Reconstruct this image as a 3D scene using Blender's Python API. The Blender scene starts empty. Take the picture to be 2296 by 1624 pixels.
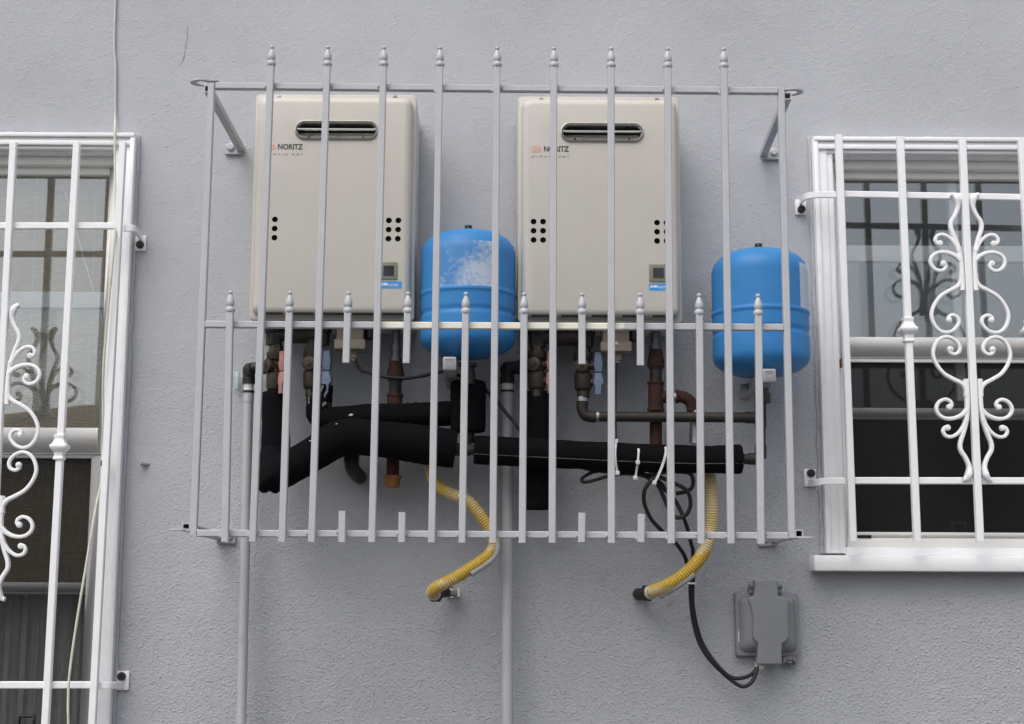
import bpy, bmesh, math, random
from mathutils import Vector, Matrix
R = math.radians
random.seed(4)
scene = bpy.context.scene
COL = scene.collection

# ------------------------------------------------------------------ camera
F, CX, CY = 3250.0, 1072.0, 812.0          # focal length / principal point in 2296 x 1624 units
PITCH = math.atan(507.0 / F)
ROLL = 0.005
DIST, EYE = 4.1, 1.6
cam_d = bpy.data.cameras.new('camera')
cam = bpy.data.objects.new('camera', cam_d)
COL.objects.link(cam)
scene.camera = cam
cam_d.sensor_width = 36
cam_d.lens = F / 2296 * 36
cam_d.shift_x = (1148 - CX) / 2296
cam_d.clip_start, cam_d.clip_end = 0.05, 500
fw = Vector((0, math.cos(PITCH), math.sin(PITCH)))
up0 = Vector((0, -math.sin(PITCH), math.cos(PITCH)))
rt0 = Vector((1, 0, 0))
rt = rt0 * math.cos(ROLL) + up0 * math.sin(ROLL)
up = up0 * math.cos(ROLL) - rt0 * math.sin(ROLL)
CAM = Vector((0, -DIST, EYE))
cam.matrix_world = Matrix(((rt.x, up.x, -fw.x, CAM.x), (rt.y, up.y, -fw.y, CAM.y), (rt.z, up.z, -fw.z, CAM.z), (0, 0, 0, 1)))

# ------------------------------------------------------------------ world, sun, exposure
SUN_EL, SUN_AZ = 55.0, -32.0               # elevation, degrees towards the left of straight out of the wall
world = bpy.data.worlds.new('World')
scene.world = world
world.use_nodes = True
wn, wl = world.node_tree.nodes, world.node_tree.links
sky = wn.new('ShaderNodeTexSky')
sky.sky_type = 'NISHITA'
sky.sun_disc = False
sky.sun_elevation = R(SUN_EL)
sky.sun_rotation = R(180 + SUN_AZ * -1)
sky.air_density, sky.dust_density, sky.ozone_density = 1.0, 4.0, 1.0
hsv = wn.new('ShaderNodeHueSaturation')
hsv.inputs['Saturation'].default_value = 0.42
wl.new(sky.outputs[0], hsv.inputs['Color'])
wl.new(hsv.outputs[0], wn['Background'].inputs[0])
wn['Background'].inputs[1].default_value = 0.15
sun_d = bpy.data.lights.new('sun', 'SUN')
sun_d.energy, sun_d.angle, sun_d.color = 0.75, R(50), (1.0, 0.97, 0.93)
sun = bpy.data.objects.new('sun', sun_d)
COL.objects.link(sun)
sd = Vector((math.sin(R(SUN_AZ)) * math.cos(R(SUN_EL)), -math.cos(R(SUN_AZ)) * math.cos(R(SUN_EL)), math.sin(R(SUN_EL))))
sun.rotation_euler = sd.to_track_quat('Z', 'Y').to_euler()
sun.location = sd * 20
vs = scene.view_settings
vs.view_transform, vs.look, vs.exposure, vs.gamma = 'Standard', 'None', 0.36, 1.0
vs.use_curve_mapping = False
scene.cycles.use_denoising = True
scene.cycles.max_bounces = 8
scene.cycles.transparent_max_bounces = 16


# ------------------------------------------------------------------ place helpers
def P(x, y, Y):
    """point of the plane y = Y that the photograph shows at (x, y)"""
    u, v = (x - CX) / F, (CY - y) / F
    d = fw + rt * u + up * v
    return CAM + d * ((Y + DIST) / d.y)


def SC(x, y, Y):
    return (P(x + 1, y, Y) - P(x, y, Y)).length


def zoom(ox, oy, s):
    return lambda x, y: ((ox + x / s) / 1.76655, (oy + y / s) / 1.76655)


Z5 = zoom(900, 1250, 2.165); Z6 = zoom(1450, 1250, 2.165); Z7 = zoom(1950, 1250, 2.165); Z8 = zoom(2450, 1250, 2.165)
ZH2 = zoom(2000, 350, 1.7093); ZT = zoom(1600, 850, 2.498); ZO = zoom(2450, 2000, 2.03); ZHOSE = zoom(1500, 1900, 2.707)
ZW1 = zoom(3056, 500, 1.739); ZW2 = zoom(3056, 1400, 1.739); ZL1 = zoom(0, 0, 1.132); ZL2 = zoom(0, 1434, 1.132)
ZC = zoom(2250, 1650, 2.953); ZL3 = zoom(0, 1100, 1.804); ZL4 = zoom(0, 2000, 1.869)


def PZ(z, x, y, Y):
    return P(*z(x, y), Y)


# ------------------------------------------------------------------ mesh helpers
def smooth(pts, n=6):
    pts = [Vector(p) for p in pts]
    if len(pts) < 3:
        return pts
    q = [pts[0] * 2 - pts[1]] + pts + [pts[-1] * 2 - pts[-2]]
    out = []
    for i in range(1, len(q) - 2):
        a, b, c, d = q[i - 1], q[i], q[i + 1], q[i + 2]
        for k in range(n):
            t = k / n
            out.append(0.5 * ((2 * b) + (c - a) * t + (2 * a - 5 * b + 4 * c - d) * t * t + (3 * b - a - 3 * c + d) * t ** 3))
    out.append(pts[-1])
    return out


def rrect(w, d, r, n=3):
    out = []
    for cx, cy, a0 in ((w / 2 - r, d / 2 - r, 0), (-w / 2 + r, d / 2 - r, 90), (-w / 2 + r, -d / 2 + r, 180), (w / 2 - r, -d / 2 + r, 270)):
        for k in range(n + 1):
            a = R(a0 + 90 * k / n)
            out.append((cx + r * math.cos(a), cy + r * math.sin(a)))
    return out


class MB:
    def __init__(s):
        s.v, s.f = [], []

    def box(s, x0, x1, y0, y1, z0, z1):
        b = len(s.v)
        for z in (z0, z1):
            s.v += [(x0, y0, z), (x1, y0, z), (x1, y1, z), (x0, y1, z)]
        s.f += [(b, b + 3, b + 2, b + 1), (b + 4, b + 5, b + 6, b + 7)]
        for k in range(4):
            l = (k + 1) % 4
            s.f.append((b + k, b + l, b + 4 + l, b + 4 + k))
        return s

    def loft(s, rings, cap=True, closed=False):
        b, n = len(s.v), len(rings[0])
        for r in rings:
            s.v += [tuple(p) for p in r]
        m = len(rings)
        for i in range(m if closed else m - 1):
            j = (i + 1) % m
            for k in range(n):
                l = (k + 1) % n
                s.f.append((b + i * n + k, b + i * n + l, b + j * n + l, b + j * n + k))
        if cap and not closed:
            s.f.append(tuple(range(b + n - 1, b - 1, -1)))
            s.f.append(tuple(range(b + (m - 1) * n, b + m * n)))
        return s

    def sweep(s, pts, prof, ref=None, scale=None, cap=True):
        pts = [Vector(p) for p in pts]
        m = len(pts)
        tang = []
        for i in range(m):
            t = pts[min(i + 1, m - 1)] - pts[max(i - 1, 0)]
            tang.append(t.normalized())
        if ref is None:
            ref = Vector((0, 0, 1)) if abs(tang[0].z) < 0.9 else Vector((1, 0, 0))
        fixed = isinstance(ref, tuple)
        nrm = Vector(ref)
        rings = []
        for i in range(m):
            t = tang[i]
            if fixed:
                nrm = Vector(ref)
            nrm = (nrm - t * nrm.dot(t)).normalized()
            bi = t.cross(nrm)
            k = 1 if scale is None else scale[i]
            rings.append([pts[i] + (bi * a + nrm * c) * k for a, c in prof])
        return s.loft(rings, cap)

    def tube(s, pts, r, n=12, cap=True):
        prof = [(math.cos(2 * math.pi * k / n), math.sin(2 * math.pi * k / n)) for k in range(n)]
        rs = r if isinstance(r, (list, tuple)) else [r] * len(pts)
        return s.sweep(pts, prof, None, rs, cap)

    def bar(s, p0, p1, w, d, ref=(0, 1, 0), ch=0.0022):
        return s.sweep([p0, p1], rrect(w, d, ch, 1), ref)

    def hollow(s, p0, p1, w, t, ref=(0, 1, 0)):
        o, i = rrect(w, w, 0.002, 1), [(a * (w - 2 * t) / w, c * (w - 2 * t) / w) for a, c in rrect(w, w, 0.002, 1)]
        p0, p1 = Vector(p0), Vector(p1)
        tg = (p1 - p0).normalized()
        nr = Vector(ref); nr = (nr - tg * nr.dot(tg)).normalized(); bi = tg.cross(nr)
        ring = lambda p, q: [p + bi * a + nr * c for a, c in q]
        return s.loft([ring(p0, o), ring(p1, o), ring(p1, i), ring(p0, i)], closed=True)

    def lathe(s, prof, o, ax=(0, 0, 1), n=20, phase=0.0, cap=True):
        o, ax = Vector(o), Vector(ax).normalized()
        e = Vector((1, 0, 0)) if abs(ax.x) < 0.9 else Vector((0, 1, 0))
        e = (e - ax * e.dot(ax)).normalized(); g = ax.cross(e)
        rings = []
        for r, h in prof:
            rings.append([o + ax * h + (e * math.cos(2 * math.pi * k / n + phase) + g * math.sin(2 * math.pi * k / n + phase)) * max(r, 1e-5) for k in range(n)])
        return s.loft(rings, cap)

    def prism(s, poly, y0, y1):
        return s.loft([[(x, y0, z) for x, z in poly], [(x, y1, z) for x, z in poly]])

    def sphere(s, c, r, n=12):
        return s.lathe([(r * math.sin(math.pi * k / 8), -r * math.cos(math.pi * k / 8)) for k in range(9)], c, n=n)

    def mesh(s, name, mat, off=(0, 0, 0), bevel=0, seg=2, angle=38):
        me = bpy.data.meshes.new(name)
        o = Vector(off)
        me.from_pydata([tuple(Vector(p) - o) for p in s.v], [], s.f)
        bm = bmesh.new(); bm.from_mesh(me)
        bmesh.ops.remove_doubles(bm, verts=bm.verts, dist=1e-6)
        bmesh.ops.recalc_face_normals(bm, faces=bm.faces)
        if bevel:
            es = [e for e in bm.edges if len(e.link_faces) == 2 and e.calc_face_angle(0) > R(35)]
            bmesh.ops.bevel(bm, geom=es, offset=bevel, segments=seg, profile=0.5, affect='EDGES', clamp_overlap=True)
        bm.to_mesh(me); bm.free()
        me.polygons.foreach_set('use_smooth', [True] * len(me.polygons))
        me.set_sharp_from_angle(angle=R(angle))
        me.materials.append(mat)
        return me


ORG = {}


def link(name, data, parent=None, loc=None):
    o = bpy.data.objects.new(name, data)
    COL.objects.link(o)
    if parent is not None:
        o.parent = parent
        ORG[o.name] = ORG[parent.name]
    else:
        ORG[o.name] = Vector(loc) if loc is not None else Vector((0, 0, 0))
        o.location = ORG[o.name]
    return o


def tag(o, label, cat=None, group=None, kind=None):
    o['label'] = label
    if cat: o['category'] = cat
    if group: o['group'] = group
    if kind: o['kind'] = kind
    return o


def thing(name, label, cat, loc, group=None):
    o = link(name, None, None, loc)
    o.empty_display_size = 0.05
    return tag(o, label, cat, group)


def part(name, mb, mat, parent, bevel=0, seg=2, angle=38, label=None):
    o = link(name, mb.mesh(name, mat, ORG[parent.name], bevel, seg, angle), parent)
    if label: o['label'] = label
    return o


def solo(name, mb, mat, label, cat, loc, group=None, bevel=0, angle=38):
    o = link(name, mb.mesh(name, mat, loc, bevel, 2, angle), None, loc)
    return tag(o, label, cat, group)


def kids(o):
    return [c for c in bpy.data.objects if c.parent == o]


def copy_tree(o, parent=None):
    c = o.copy()
    COL.objects.link(c)
    c.parent = parent
    for ch in kids(o):
        copy_tree(ch, c)
    return c


def cut(me, cutter_mb):
    """cut holes into a mesh"""
    a = bpy.data.objects.new('a', me); COL.objects.link(a)
    cm = cutter_mb.mesh('cutter', M['dark_hole'])
    b = bpy.data.objects.new('b', cm); COL.objects.link(b)
    md = a.modifiers.new('b', 'BOOLEAN'); md.operation = 'DIFFERENCE'; md.object = b; md.solver = 'EXACT'
    bpy.context.view_layer.update()
    dg = bpy.context.evaluated_depsgraph_get()
    out = bpy.data.meshes.new_from_object(a.evaluated_get(dg))
    bpy.data.objects.remove(a); bpy.data.objects.remove(b)
    while len(out.materials) > 1: out.materials.pop()
    out.polygons.foreach_set('material_index', [0] * len(out.polygons))
    return out


def text_mesh(txt, size, mat, at, bold=0.0, spacing=1.0, sx=1.0, align='LEFT'):
    cu = bpy.data.curves.new('t', 'FONT')
    cu.body, cu.size, cu.offset, cu.space_character, cu.align_x = txt, size, bold, spacing, align
    cu.resolution_u = 3
    cu.extrude = 0.00015
    ob = bpy.data.objects.new('t', cu); COL.objects.link(ob)
    bpy.context.view_layer.update()
    me = bpy.data.meshes.new_from_object(ob.evaluated_get(bpy.context.evaluated_depsgraph_get()))
    bpy.data.objects.remove(ob)
    for v in me.vertices:
        x, y, z = v.co
        v.co = Vector(at) + Vector((x * sx, -z, y))
    me.materials.clear(); me.materials.append(mat)
    return me


# ------------------------------------------------------------------ materials
M = {}


def nt(name):
    m = bpy.data.materials.new(name); m.use_nodes = True
    t = m.node_tree
    M[name] = m
    return m, t, t.nodes['Principled BSDF']


def N(t, typ, **kw):
    n = t.nodes.new(typ)
    for k, v in kw.items():
        if k in n.inputs: n.inputs[k].default_value = v
        else: setattr(n, k, v)
    return n


def noise(t, scale, detail=4, rough=0.55, vec=None, stretch=None, obj=False):
    n = N(t, 'ShaderNodeTexNoise', Scale=scale, Detail=detail, Roughness=rough)
    if obj: src = N(t, 'ShaderNodeTexCoord').outputs['Object']
    else: src = N(t, 'ShaderNodeNewGeometry').outputs['Position']
    if stretch:
        mp = N(t, 'ShaderNodeMapping'); mp.inputs['Scale'].default_value = stretch
        t.links.new(src, mp.inputs[0]); src = mp.outputs[0]
    t.links.new(src, n.inputs['Vector'])
    return n.outputs['Fac']


def ramp(t, fac, stops):
    r = N(t, 'ShaderNodeValToRGB')
    el = r.color_ramp.elements
    while len(el) < len(stops): el.new(0.5)
    for e, (p, c) in zip(el, stops):
        e.position = p
        e.color = (*c, 1) if not isinstance(c, (int, float)) else (c, c, c, 1)
    t.links.new(fac, r.inputs[0])
    return r.outputs[0]


def mixc(t, fac, a, b):
    m = N(t, 'ShaderNodeMix', data_type='RGBA')
    for sock, v in ((m.inputs[0], fac), (m.inputs[6], a), (m.inputs[7], b)):
        if hasattr(v, 'is_output'): t.links.new(v, sock)
        elif isinstance(v, (int, float)): sock.default_value = v
        else: sock.default_value = (*v, 1)
    return m.outputs[2]


def mth(t, op, a, b=0.0, clamp=False):
    m = N(t, 'ShaderNodeMath', operation=op, use_clamp=clamp)
    for sock, v in zip(m.inputs, (a, b)):
        if hasattr(v, 'is_output'): t.links.new(v, sock)
        else: sock.default_value = v
    return m.outputs[0]


def simple(name, c, rough=0.5, metal=0.0, var=0.12, vscale=18, bump=0.0, bscale=200, dirt=None, dscale=9, dlo=0.52, dhi=0.72, stretch=None, spec=0.5, coat=0.0):
    m, t, b = nt(name)
    n1 = noise(t, vscale, 5, 0.6)
    lo = tuple(x * (1 - var) for x in c); hi = tuple(min(1, x * (1 + var)) for x in c)
    col = ramp(t, n1, [(0.25, lo), (0.75, hi)])
    if dirt:
        f = ramp(t, noise(t, dscale, 8, 0.68, stretch=stretch), [(dlo, 0.0), (dhi, 1.0)])
        col = mixc(t, f, col, dirt)
    t.links.new(col, b.inputs['Base Color'])
    b.inputs['Metallic'].default_value = metal
    b.inputs['Specular IOR Level'].default_value = spec
    b.inputs['Coat Weight'].default_value = coat
    rr = ramp(t, noise(t, vscale * 2.3, 4, 0.6), [(0.2, max(0, rough - 0.1)), (0.8, min(1, rough + 0.12))])
    t.links.new(rr, b.inputs['Roughness'])
    if bump:
        bp = N(t, 'ShaderNodeBump', Strength=bump, Distance=0.002)
        t.links.new(noise(t, bscale, 3, 0.6), bp.inputs['Height'])
        t.links.new(bp.outputs[0], b.inputs['Normal'])
    return m


GREY = (0.452, 0.464, 0.492)


def stucco():
    m, t, b = nt('stucco')
    pos = N(t, 'ShaderNodeNewGeometry').outputs['Position']
    sep = N(t, 'ShaderNodeSeparateXYZ'); t.links.new(pos, sep.inputs[0])
    # rough dash coat towards the lower right, trowelled flatter coat towards the upper left
    g = mth(t, 'ADD', mth(t, 'MULTIPLY', sep.outputs['X'], 0.22), mth(t, 'MULTIPLY', mth(t, 'SUBTRACT', sep.outputs['Z'], 2.05), -0.75))
    g = mth(t, 'ADD', g, mth(t, 'MULTIPLY', noise(t, 1.7, 4, 0.6), 1.0))
    mask = ramp(t, g, [(0.15, 0.12), (0.95, 1.0)])
    low = noise(t, 2.2, 5, 0.6)
    big = noise(t, 16, 3, 0.6)
    n1 = noise(t, 110, 5, 0.66)
    n2 = noise(t, 240, 4, 0.65)
    vo = N(t, 'ShaderNodeTexVoronoi', Scale=120.0, Randomness=1.0)
    t.links.new(pos, vo.inputs['Vector'])
    nub = ramp(t, vo.outputs['Distance'], [(0.05, 1.0), (0.42, 0.0)])
    pick = ramp(t, noise(t, 42, 2, 0.5), [(0.44, 0.0), (0.60, 1.0)])
    nub = mth(t, 'MULTIPLY', nub, pick)
    wob = N(t, 'ShaderNodeTexNoise', Scale=60.0, Detail=3.0)
    t.links.new(pos, wob.inputs['Vector'])
    va = N(t, 'ShaderNodeVectorMath', operation='SCALE'); va.inputs['Scale'].default_value = 0.012
    t.links.new(wob.outputs['Color'], va.inputs[0])
    vb_ = N(t, 'ShaderNodeVectorMath', operation='ADD')
    t.links.new(pos, vb_.inputs[0]); t.links.new(va.outputs[0], vb_.inputs[1])
    v2 = N(t, 'ShaderNodeTexVoronoi', Scale=135.0, Randomness=1.0)
    t.links.new(vb_.outputs[0], v2.inputs['Vector'])
    grain = ramp(t, v2.outputs['Distance'], [(0.0, 1.0), (0.62, 0.0)])
    dash = mth(t, 'ADD', mth(t, 'MULTIPLY', grain, ramp(t, noise(t, 55, 3, 0.6), [(0.35, 0.1), (0.65, 0.8)])), mth(t, 'MULTIPLY', n1, 0.35))
    h = mth(t, 'ADD', mth(t, 'MULTIPLY', dash, 0.75), mth(t, 'MULTIPLY', n2, 0.5))
    h = mth(t, 'MULTIPLY', h, mask)
    h = mth(t, 'ADD', h, mth(t, 'MULTIPLY', nub, 0.16))
    h = mth(t, 'ADD', h, mth(t, 'MULTIPLY', n2, 0.22))
    h = mth(t, 'ADD', h, mth(t, 'MULTIPLY', big, 0.22))
    bp = N(t, 'ShaderNodeBump', Strength=1.0, Distance=0.0053)
    t.links.new(h, bp.inputs['Height'])
    # trowel ridges
    wv = noise(t, 7, 3, 0.7)
    rid = ramp(t, wv, [(0.47, 0.0), (0.5, 1.0), (0.53, 0.0)])
    bp2 = N(t, 'ShaderNodeBump', Strength=0.09, Distance=0.005)
    t.links.new(rid, bp2.inputs['Height']); t.links.new(bp.outputs[0], bp2.inputs['Normal'])
    t.links.new(bp2.outputs[0], b.inputs['Normal'])
    c = ramp(t, low, [(0.3, tuple(x * 0.93 for x in GREY)), (0.7, tuple(x * 1.06 for x in GREY))])
    pits = ramp(t, noise(t, 120, 2, 0.5), [(0.66, 0.0), (0.76, 1.0)])
    c = mixc(t, mth(t, 'MULTIPLY', pits, 0.35), c, (0.17, 0.165, 0.16))
    grime = ramp(t, noise(t, 5, 8, 0.72), [(0.56, 0.0), (0.8, 1.0)])
    c = mixc(t, mth(t, 'MULTIPLY', grime, 0.30), c, (0.27, 0.26, 0.25))
    t.links.new(c, b.inputs['Base Color'])
    b.inputs['Roughness'].default_value = 0.82
    b.inputs['Specular IOR Level'].default_value = 0.25


stucco()
simple('dark_hole', (0.012, 0.012, 0.013), 0.9)
simple('grey_paint', (0.465, 0.472, 0.492), 0.42, var=0.05, bump=0.25, bscale=160, dirt=(0.36, 0.36, 0.37), dscale=30, dlo=0.62, dhi=0.85)
def chipped():
    m = M['grey_paint']; t = m.node_tree; b = t.nodes['Principled BSDF']
    src = b.inputs['Base Color'].links[0].from_socket
    f = ramp(t, noise(t, 21, 6, 0.7), [(0.705, 0.0), (0.72, 1.0)])
    t.links.new(mixc(t, f, src, (0.74, 0.72, 0.63)), b.inputs['Base Color'])


chipped()
simple('pipe_grey', (0.43, 0.435, 0.445), 0.45, var=0.06, bump=0.12, bscale=90, dirt=(0.26, 0.26, 0.26), dscale=14, dlo=0.6, dhi=0.85)
simple('white_paint', (0.86, 0.86, 0.87), 0.42, var=0.03, bump=0.25, bscale=120, dirt=(0.55, 0.54, 0.52), dscale=20, dlo=0.64, dhi=0.92)
simple('white_wood', (0.85, 0.85, 0.86), 0.5, var=0.04, bump=0.45, bscale=60, dirt=(0.62, 0.60, 0.57), dscale=12, dlo=0.64, dhi=0.95)
simple('vinyl', (0.80, 0.79, 0.76), 0.35, var=0.04, dirt=(0.45, 0.43, 0.38), dscale=15, dlo=0.66, dhi=0.9)
simple('heater_beige', (0.545, 0.518, 0.468), 0.42, var=0.02, bump=0.10, bscale=500, dirt=(0.55, 0.50, 0.41), dscale=7, dlo=0.50, dhi=0.85, stretch=(1, 1, 0.18))
simple('steel', (0.60, 0.59, 0.56), 0.30, 0.9, var=0.08, dirt=(0.30, 0.26, 0.2), dscale=40, dlo=0.62, dhi=0.9)
simple('zinc_dark', (0.14, 0.14, 0.14), 0.5, 0.6, var=0.25)
simple('zinc', (0.42, 0.43, 0.43), 0.4, 0.85, var=0.15, dirt=(0.2, 0.19, 0.17), dscale=40)
simple('foam', (0.007, 0.007, 0.0078), 0.95, var=0.35, vscale=160, bump=0.9, bscale=260, spec=0.06)
simple('foam_seam', (0.10, 0.095, 0.08), 0.9, var=0.4, vscale=60)
simple('rubber', (0.013, 0.013, 0.014), 0.5, var=0.2, spec=0.4, dirt=(0.06, 0.06, 0.06), dscale=25, dlo=0.6, dhi=0.9)
simple('rust', (0.050, 0.017, 0.010), 0.8, 0.1, var=0.35, vscale=40, bump=0.5, bscale=150, dirt=(0.028, 0.017, 0.013), dscale=22, dlo=0.45, dhi=0.65)
simple('rust_bright', (0.26, 0.105, 0.03), 0.85, 0.0, var=0.35, vscale=60, bump=0.5, bscale=150, dirt=(0.14, 0.06, 0.03), dscale=45)
simple('black_iron', (0.036, 0.030, 0.026), 0.6, 0.3, var=0.25, vscale=30, dirt=(0.06, 0.042, 0.032), dscale=20)
simple('bronze', (0.062, 0.050, 0.036), 0.5, 0.55, var=0.25, vscale=40, bump=0.3, bscale=200, dirt=(0.05, 0.045, 0.04), dscale=30)
simple('handle_pink', (0.44, 0.20, 0.18), 0.55, var=0.10, bump=0.2, bscale=120, dirt=(0.46, 0.34, 0.31), dscale=35)
simple('handle_blue', (0.16, 0.21, 0.31), 0.55, var=0.12, bump=0.2, bscale=120, dirt=(0.10, 0.15, 0.24), dscale=60, dlo=0.56, dhi=0.66)
simple('box_tan', (0.30, 0.25, 0.19), 0.6, var=0.15, dirt=(0.2, 0.16, 0.12), dscale=30)
simple('outlet_grey', (0.225, 0.232, 0.25), 0.45, var=0.05, bump=0.2, bscale=500, dirt=(0.26, 0.26, 0.27), dscale=16, dlo=0.62, dhi=0.9)
simple('tape_white', (0.70, 0.69, 0.66), 0.6, var=0.1)
simple('tie', (0.72, 0.73, 0.71), 0.35, var=0.05)
simple('logo_pink', (0.66, 0.37, 0.29), 0.5, var=0.06, vscale=60)
simple('print_pale', (0.30, 0.30, 0.31), 0.6)
simple('print_dark', (0.05, 0.05, 0.055), 0.5)
simple('print_grey', (0.22, 0.21, 0.20), 0.5)
simple('sticker_blue', (0.03, 0.30, 0.72), 0.4, var=0.05)
simple('sticker_white', (0.80, 0.82, 0.84), 0.5)
simple('bezel', (0.20, 0.20, 0.145), 0.5, var=0.05)
simple('screen_glass', (0.016, 0.018, 0.022), 0.18)
simple('cord_cream', (0.55, 0.55, 0.46), 0.6, var=0.08, dirt=(0.35, 0.34, 0.28), dscale=25)
simple('mint', (0.45, 0.58, 0.52), 0.5, var=0.1)
simple('bolt_black', (0.012, 0.012, 0.012), 0.45)
simple('grey_lining', (0.42, 0.42, 0.42), 0.7, var=0.2, vscale=60, bump=0.4, bscale=200)
simple('screen_frame', (0.33, 0.33, 0.33), 0.5, var=0.05)
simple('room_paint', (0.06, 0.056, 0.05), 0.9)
simple('concrete', (0.085, 0.083, 0.08), 0.9, var=0.15, vscale=3, bump=0.4, bscale=80)
simple('cream_stucco', (0.55, 0.50, 0.42), 0.85, var=0.06, vscale=3, bump=0.4, bscale=60)
simple('roof_brown', (0.16, 0.11, 0.075), 0.85, var=0.2, vscale=6)
simple('curtain', (0.42, 0.42, 0.42), 0.85, var=0.2, vscale=4)
simple('crack_dark', (0.27, 0.265, 0.26), 0.9, var=0.3, vscale=60)
simple('orange_tag', (0.75, 0.36, 0.26), 0.5)
simple('toy_red', (0.30, 0.06, 0.07), 0.5)
simple('paper_blue', (0.35, 0.45, 0.55), 0.6)


def cream_patch():      # rail with a stretch left in the older cream paint
    m, t, b = nt('rail_paint')
    pos = N(t, 'ShaderNodeNewGeometry').outputs['Position']
    sep = N(t, 'ShaderNodeSeparateXYZ'); t.links.new(pos, sep.inputs[0])
    n = mth(t, 'MULTIPLY', mth(t, 'SUBTRACT', noise(t, 26, 4, 0.6), 0.5), 0.20)
    x = mth(t, 'ADD', sep.outputs['X'], n)
    xa, xb = P(848, 731, -.5).x, P(1400, 733, -.5).x
    a = mth(t, 'GREATER_THAN', sep.outputs['X'], xa)
    f = mth(t, 'MULTIPLY', a, ramp(t, mth(t, 'SUBTRACT', x, xb - 0.5), [(0.485, 1.0), (0.515, 0.0)]))
    spot = ramp(t, noise(t, 14, 3, 0.5), [(0.54, 0.0), (0.57, 1.0)])
    f2 = mth(t, 'MULTIPLY', a, mth(t, 'MULTIPLY', mth(t, 'LESS_THAN', sep.outputs['X'], P(1478, 733, -.5).x), spot))
    f = mth(t, 'MAXIMUM', f, f2)
    c = mixc(t, f, (0.465, 0.472, 0.492), (0.78, 0.76, 0.66))
    t.links.new(c, b.inputs['Base Color']); b.inputs['Roughness'].default_value = 0.45


cream_patch()


def tank_blue(name, a0, a1, whole):
    m, t, b = nt(name)
    co = N(t, 'ShaderNodeTexCoord').outputs['Object']
    sep = N(t, 'ShaderNodeSeparateXYZ'); t.links.new(co, sep.inputs[0])
    ang = mth(t, 'ARCTAN2', sep.outputs['X'], mth(t, 'MULTIPLY', sep.outputs['Y'], -1))
    inx = mth(t, 'MULTIPLY', mth(t, 'GREATER_THAN', ang, a0), mth(t, 'LESS_THAN', ang, a1))
    inz = mth(t, 'MULTIPLY', mth(t, 'GREATER_THAN', sep.outputs['Z'], -0.132), mth(t, 'LESS_THAN', sep.outputs['Z'], -0.008))
    ins = mth(t, 'MULTIPLY', inx, inz)
    bias = mth(t, 'ADD', mth(t, 'ADD', mth(t, 'MULTIPLY', ang, 0.20), whole), mth(t, 'MULTIPLY', mth(t, 'ADD', sep.outputs['Z'], 0.06), -1.1))
    n = mth(t, 'ADD', mth(t, 'ADD', mth(t, 'MULTIPLY', noise(t, 18, 3, 0.6, obj=True), 0.42), mth(t, 'MULTIPLY', noise(t, 85, 8, 0.75, obj=True), 0.58)), bias)
    f = mth(t, 'MULTIPLY', ins, ramp(t, n, [(0.44, 0.0), (0.64, 0.80)]))
    film = mth(t, 'MULTIPLY', ins, 0.08)
    base = ramp(t, noise(t, 6, 4, 0.6, obj=True), [(0.3, (0.040, 0.215, 0.52)), (0.7, (0.046, 0.24, 0.56))])
    base = mixc(t, film, base, (0.5, 0.6, 0.72))
    c = mixc(t, f, base, (0.60, 0.64, 0.70))
    sc = ramp(t, noise(t, 60, 6, 0.7, obj=True), [(0.70, 0.0), (0.78, 0.4)])
    c = mixc(t, sc, c, (0.35, 0.42, 0.5))
    t.links.new(c, b.inputs['Base Color'])
    b.inputs['Roughness'].default_value = 0.42
    b.inputs['Specular IOR Level'].default_value = 0.3


tank_blue('tank_blue', -0.66, 0.62, -0.005)
tank_blue('tank_blue_side', 0.76, 1.9, 0.0)


def hose_mat(name, t0, t1, lo=0.6, hi=0.75, am=0.5):
    """yellow flexible gas hose: sun-bleached cream with a bright yellow stretch between heights t0 and t1"""
    m, t, b = nt(name)
    pos = N(t, 'ShaderNodeNewGeometry').outputs['Position']
    sep = N(t, 'ShaderNodeSeparateXYZ'); t.links.new(pos, sep.inputs[0])
    z = mth(t, 'ADD', sep.outputs['Z'], mth(t, 'MULTIPLY', mth(t, 'SUBTRACT', noise(t, 30, 5, 0.65), 0.5), 0.05))
    f = mth(t, 'MULTIPLY', mth(t, 'GREATER_THAN', z, t0), mth(t, 'LESS_THAN', z, t1))
    f = mth(t, 'MAXIMUM', f, ramp(t, noise(t, 16, 4, 0.6), [(lo, 0.0), (hi, am)]))
    c = mixc(t, f, (0.66, 0.53, 0.29), (0.62, 0.40, 0.045))
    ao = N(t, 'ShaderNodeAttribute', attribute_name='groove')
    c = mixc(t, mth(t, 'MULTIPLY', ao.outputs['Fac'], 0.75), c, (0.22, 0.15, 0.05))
    t.links.new(c, b.inputs['Base Color']); b.inputs['Roughness'].default_value = 0.5


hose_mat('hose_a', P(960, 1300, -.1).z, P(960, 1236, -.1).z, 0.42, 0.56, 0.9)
hose_mat('hose_b', P(1500, 1318, -.1).z, P(1500, 1242, -.1).z)


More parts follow.
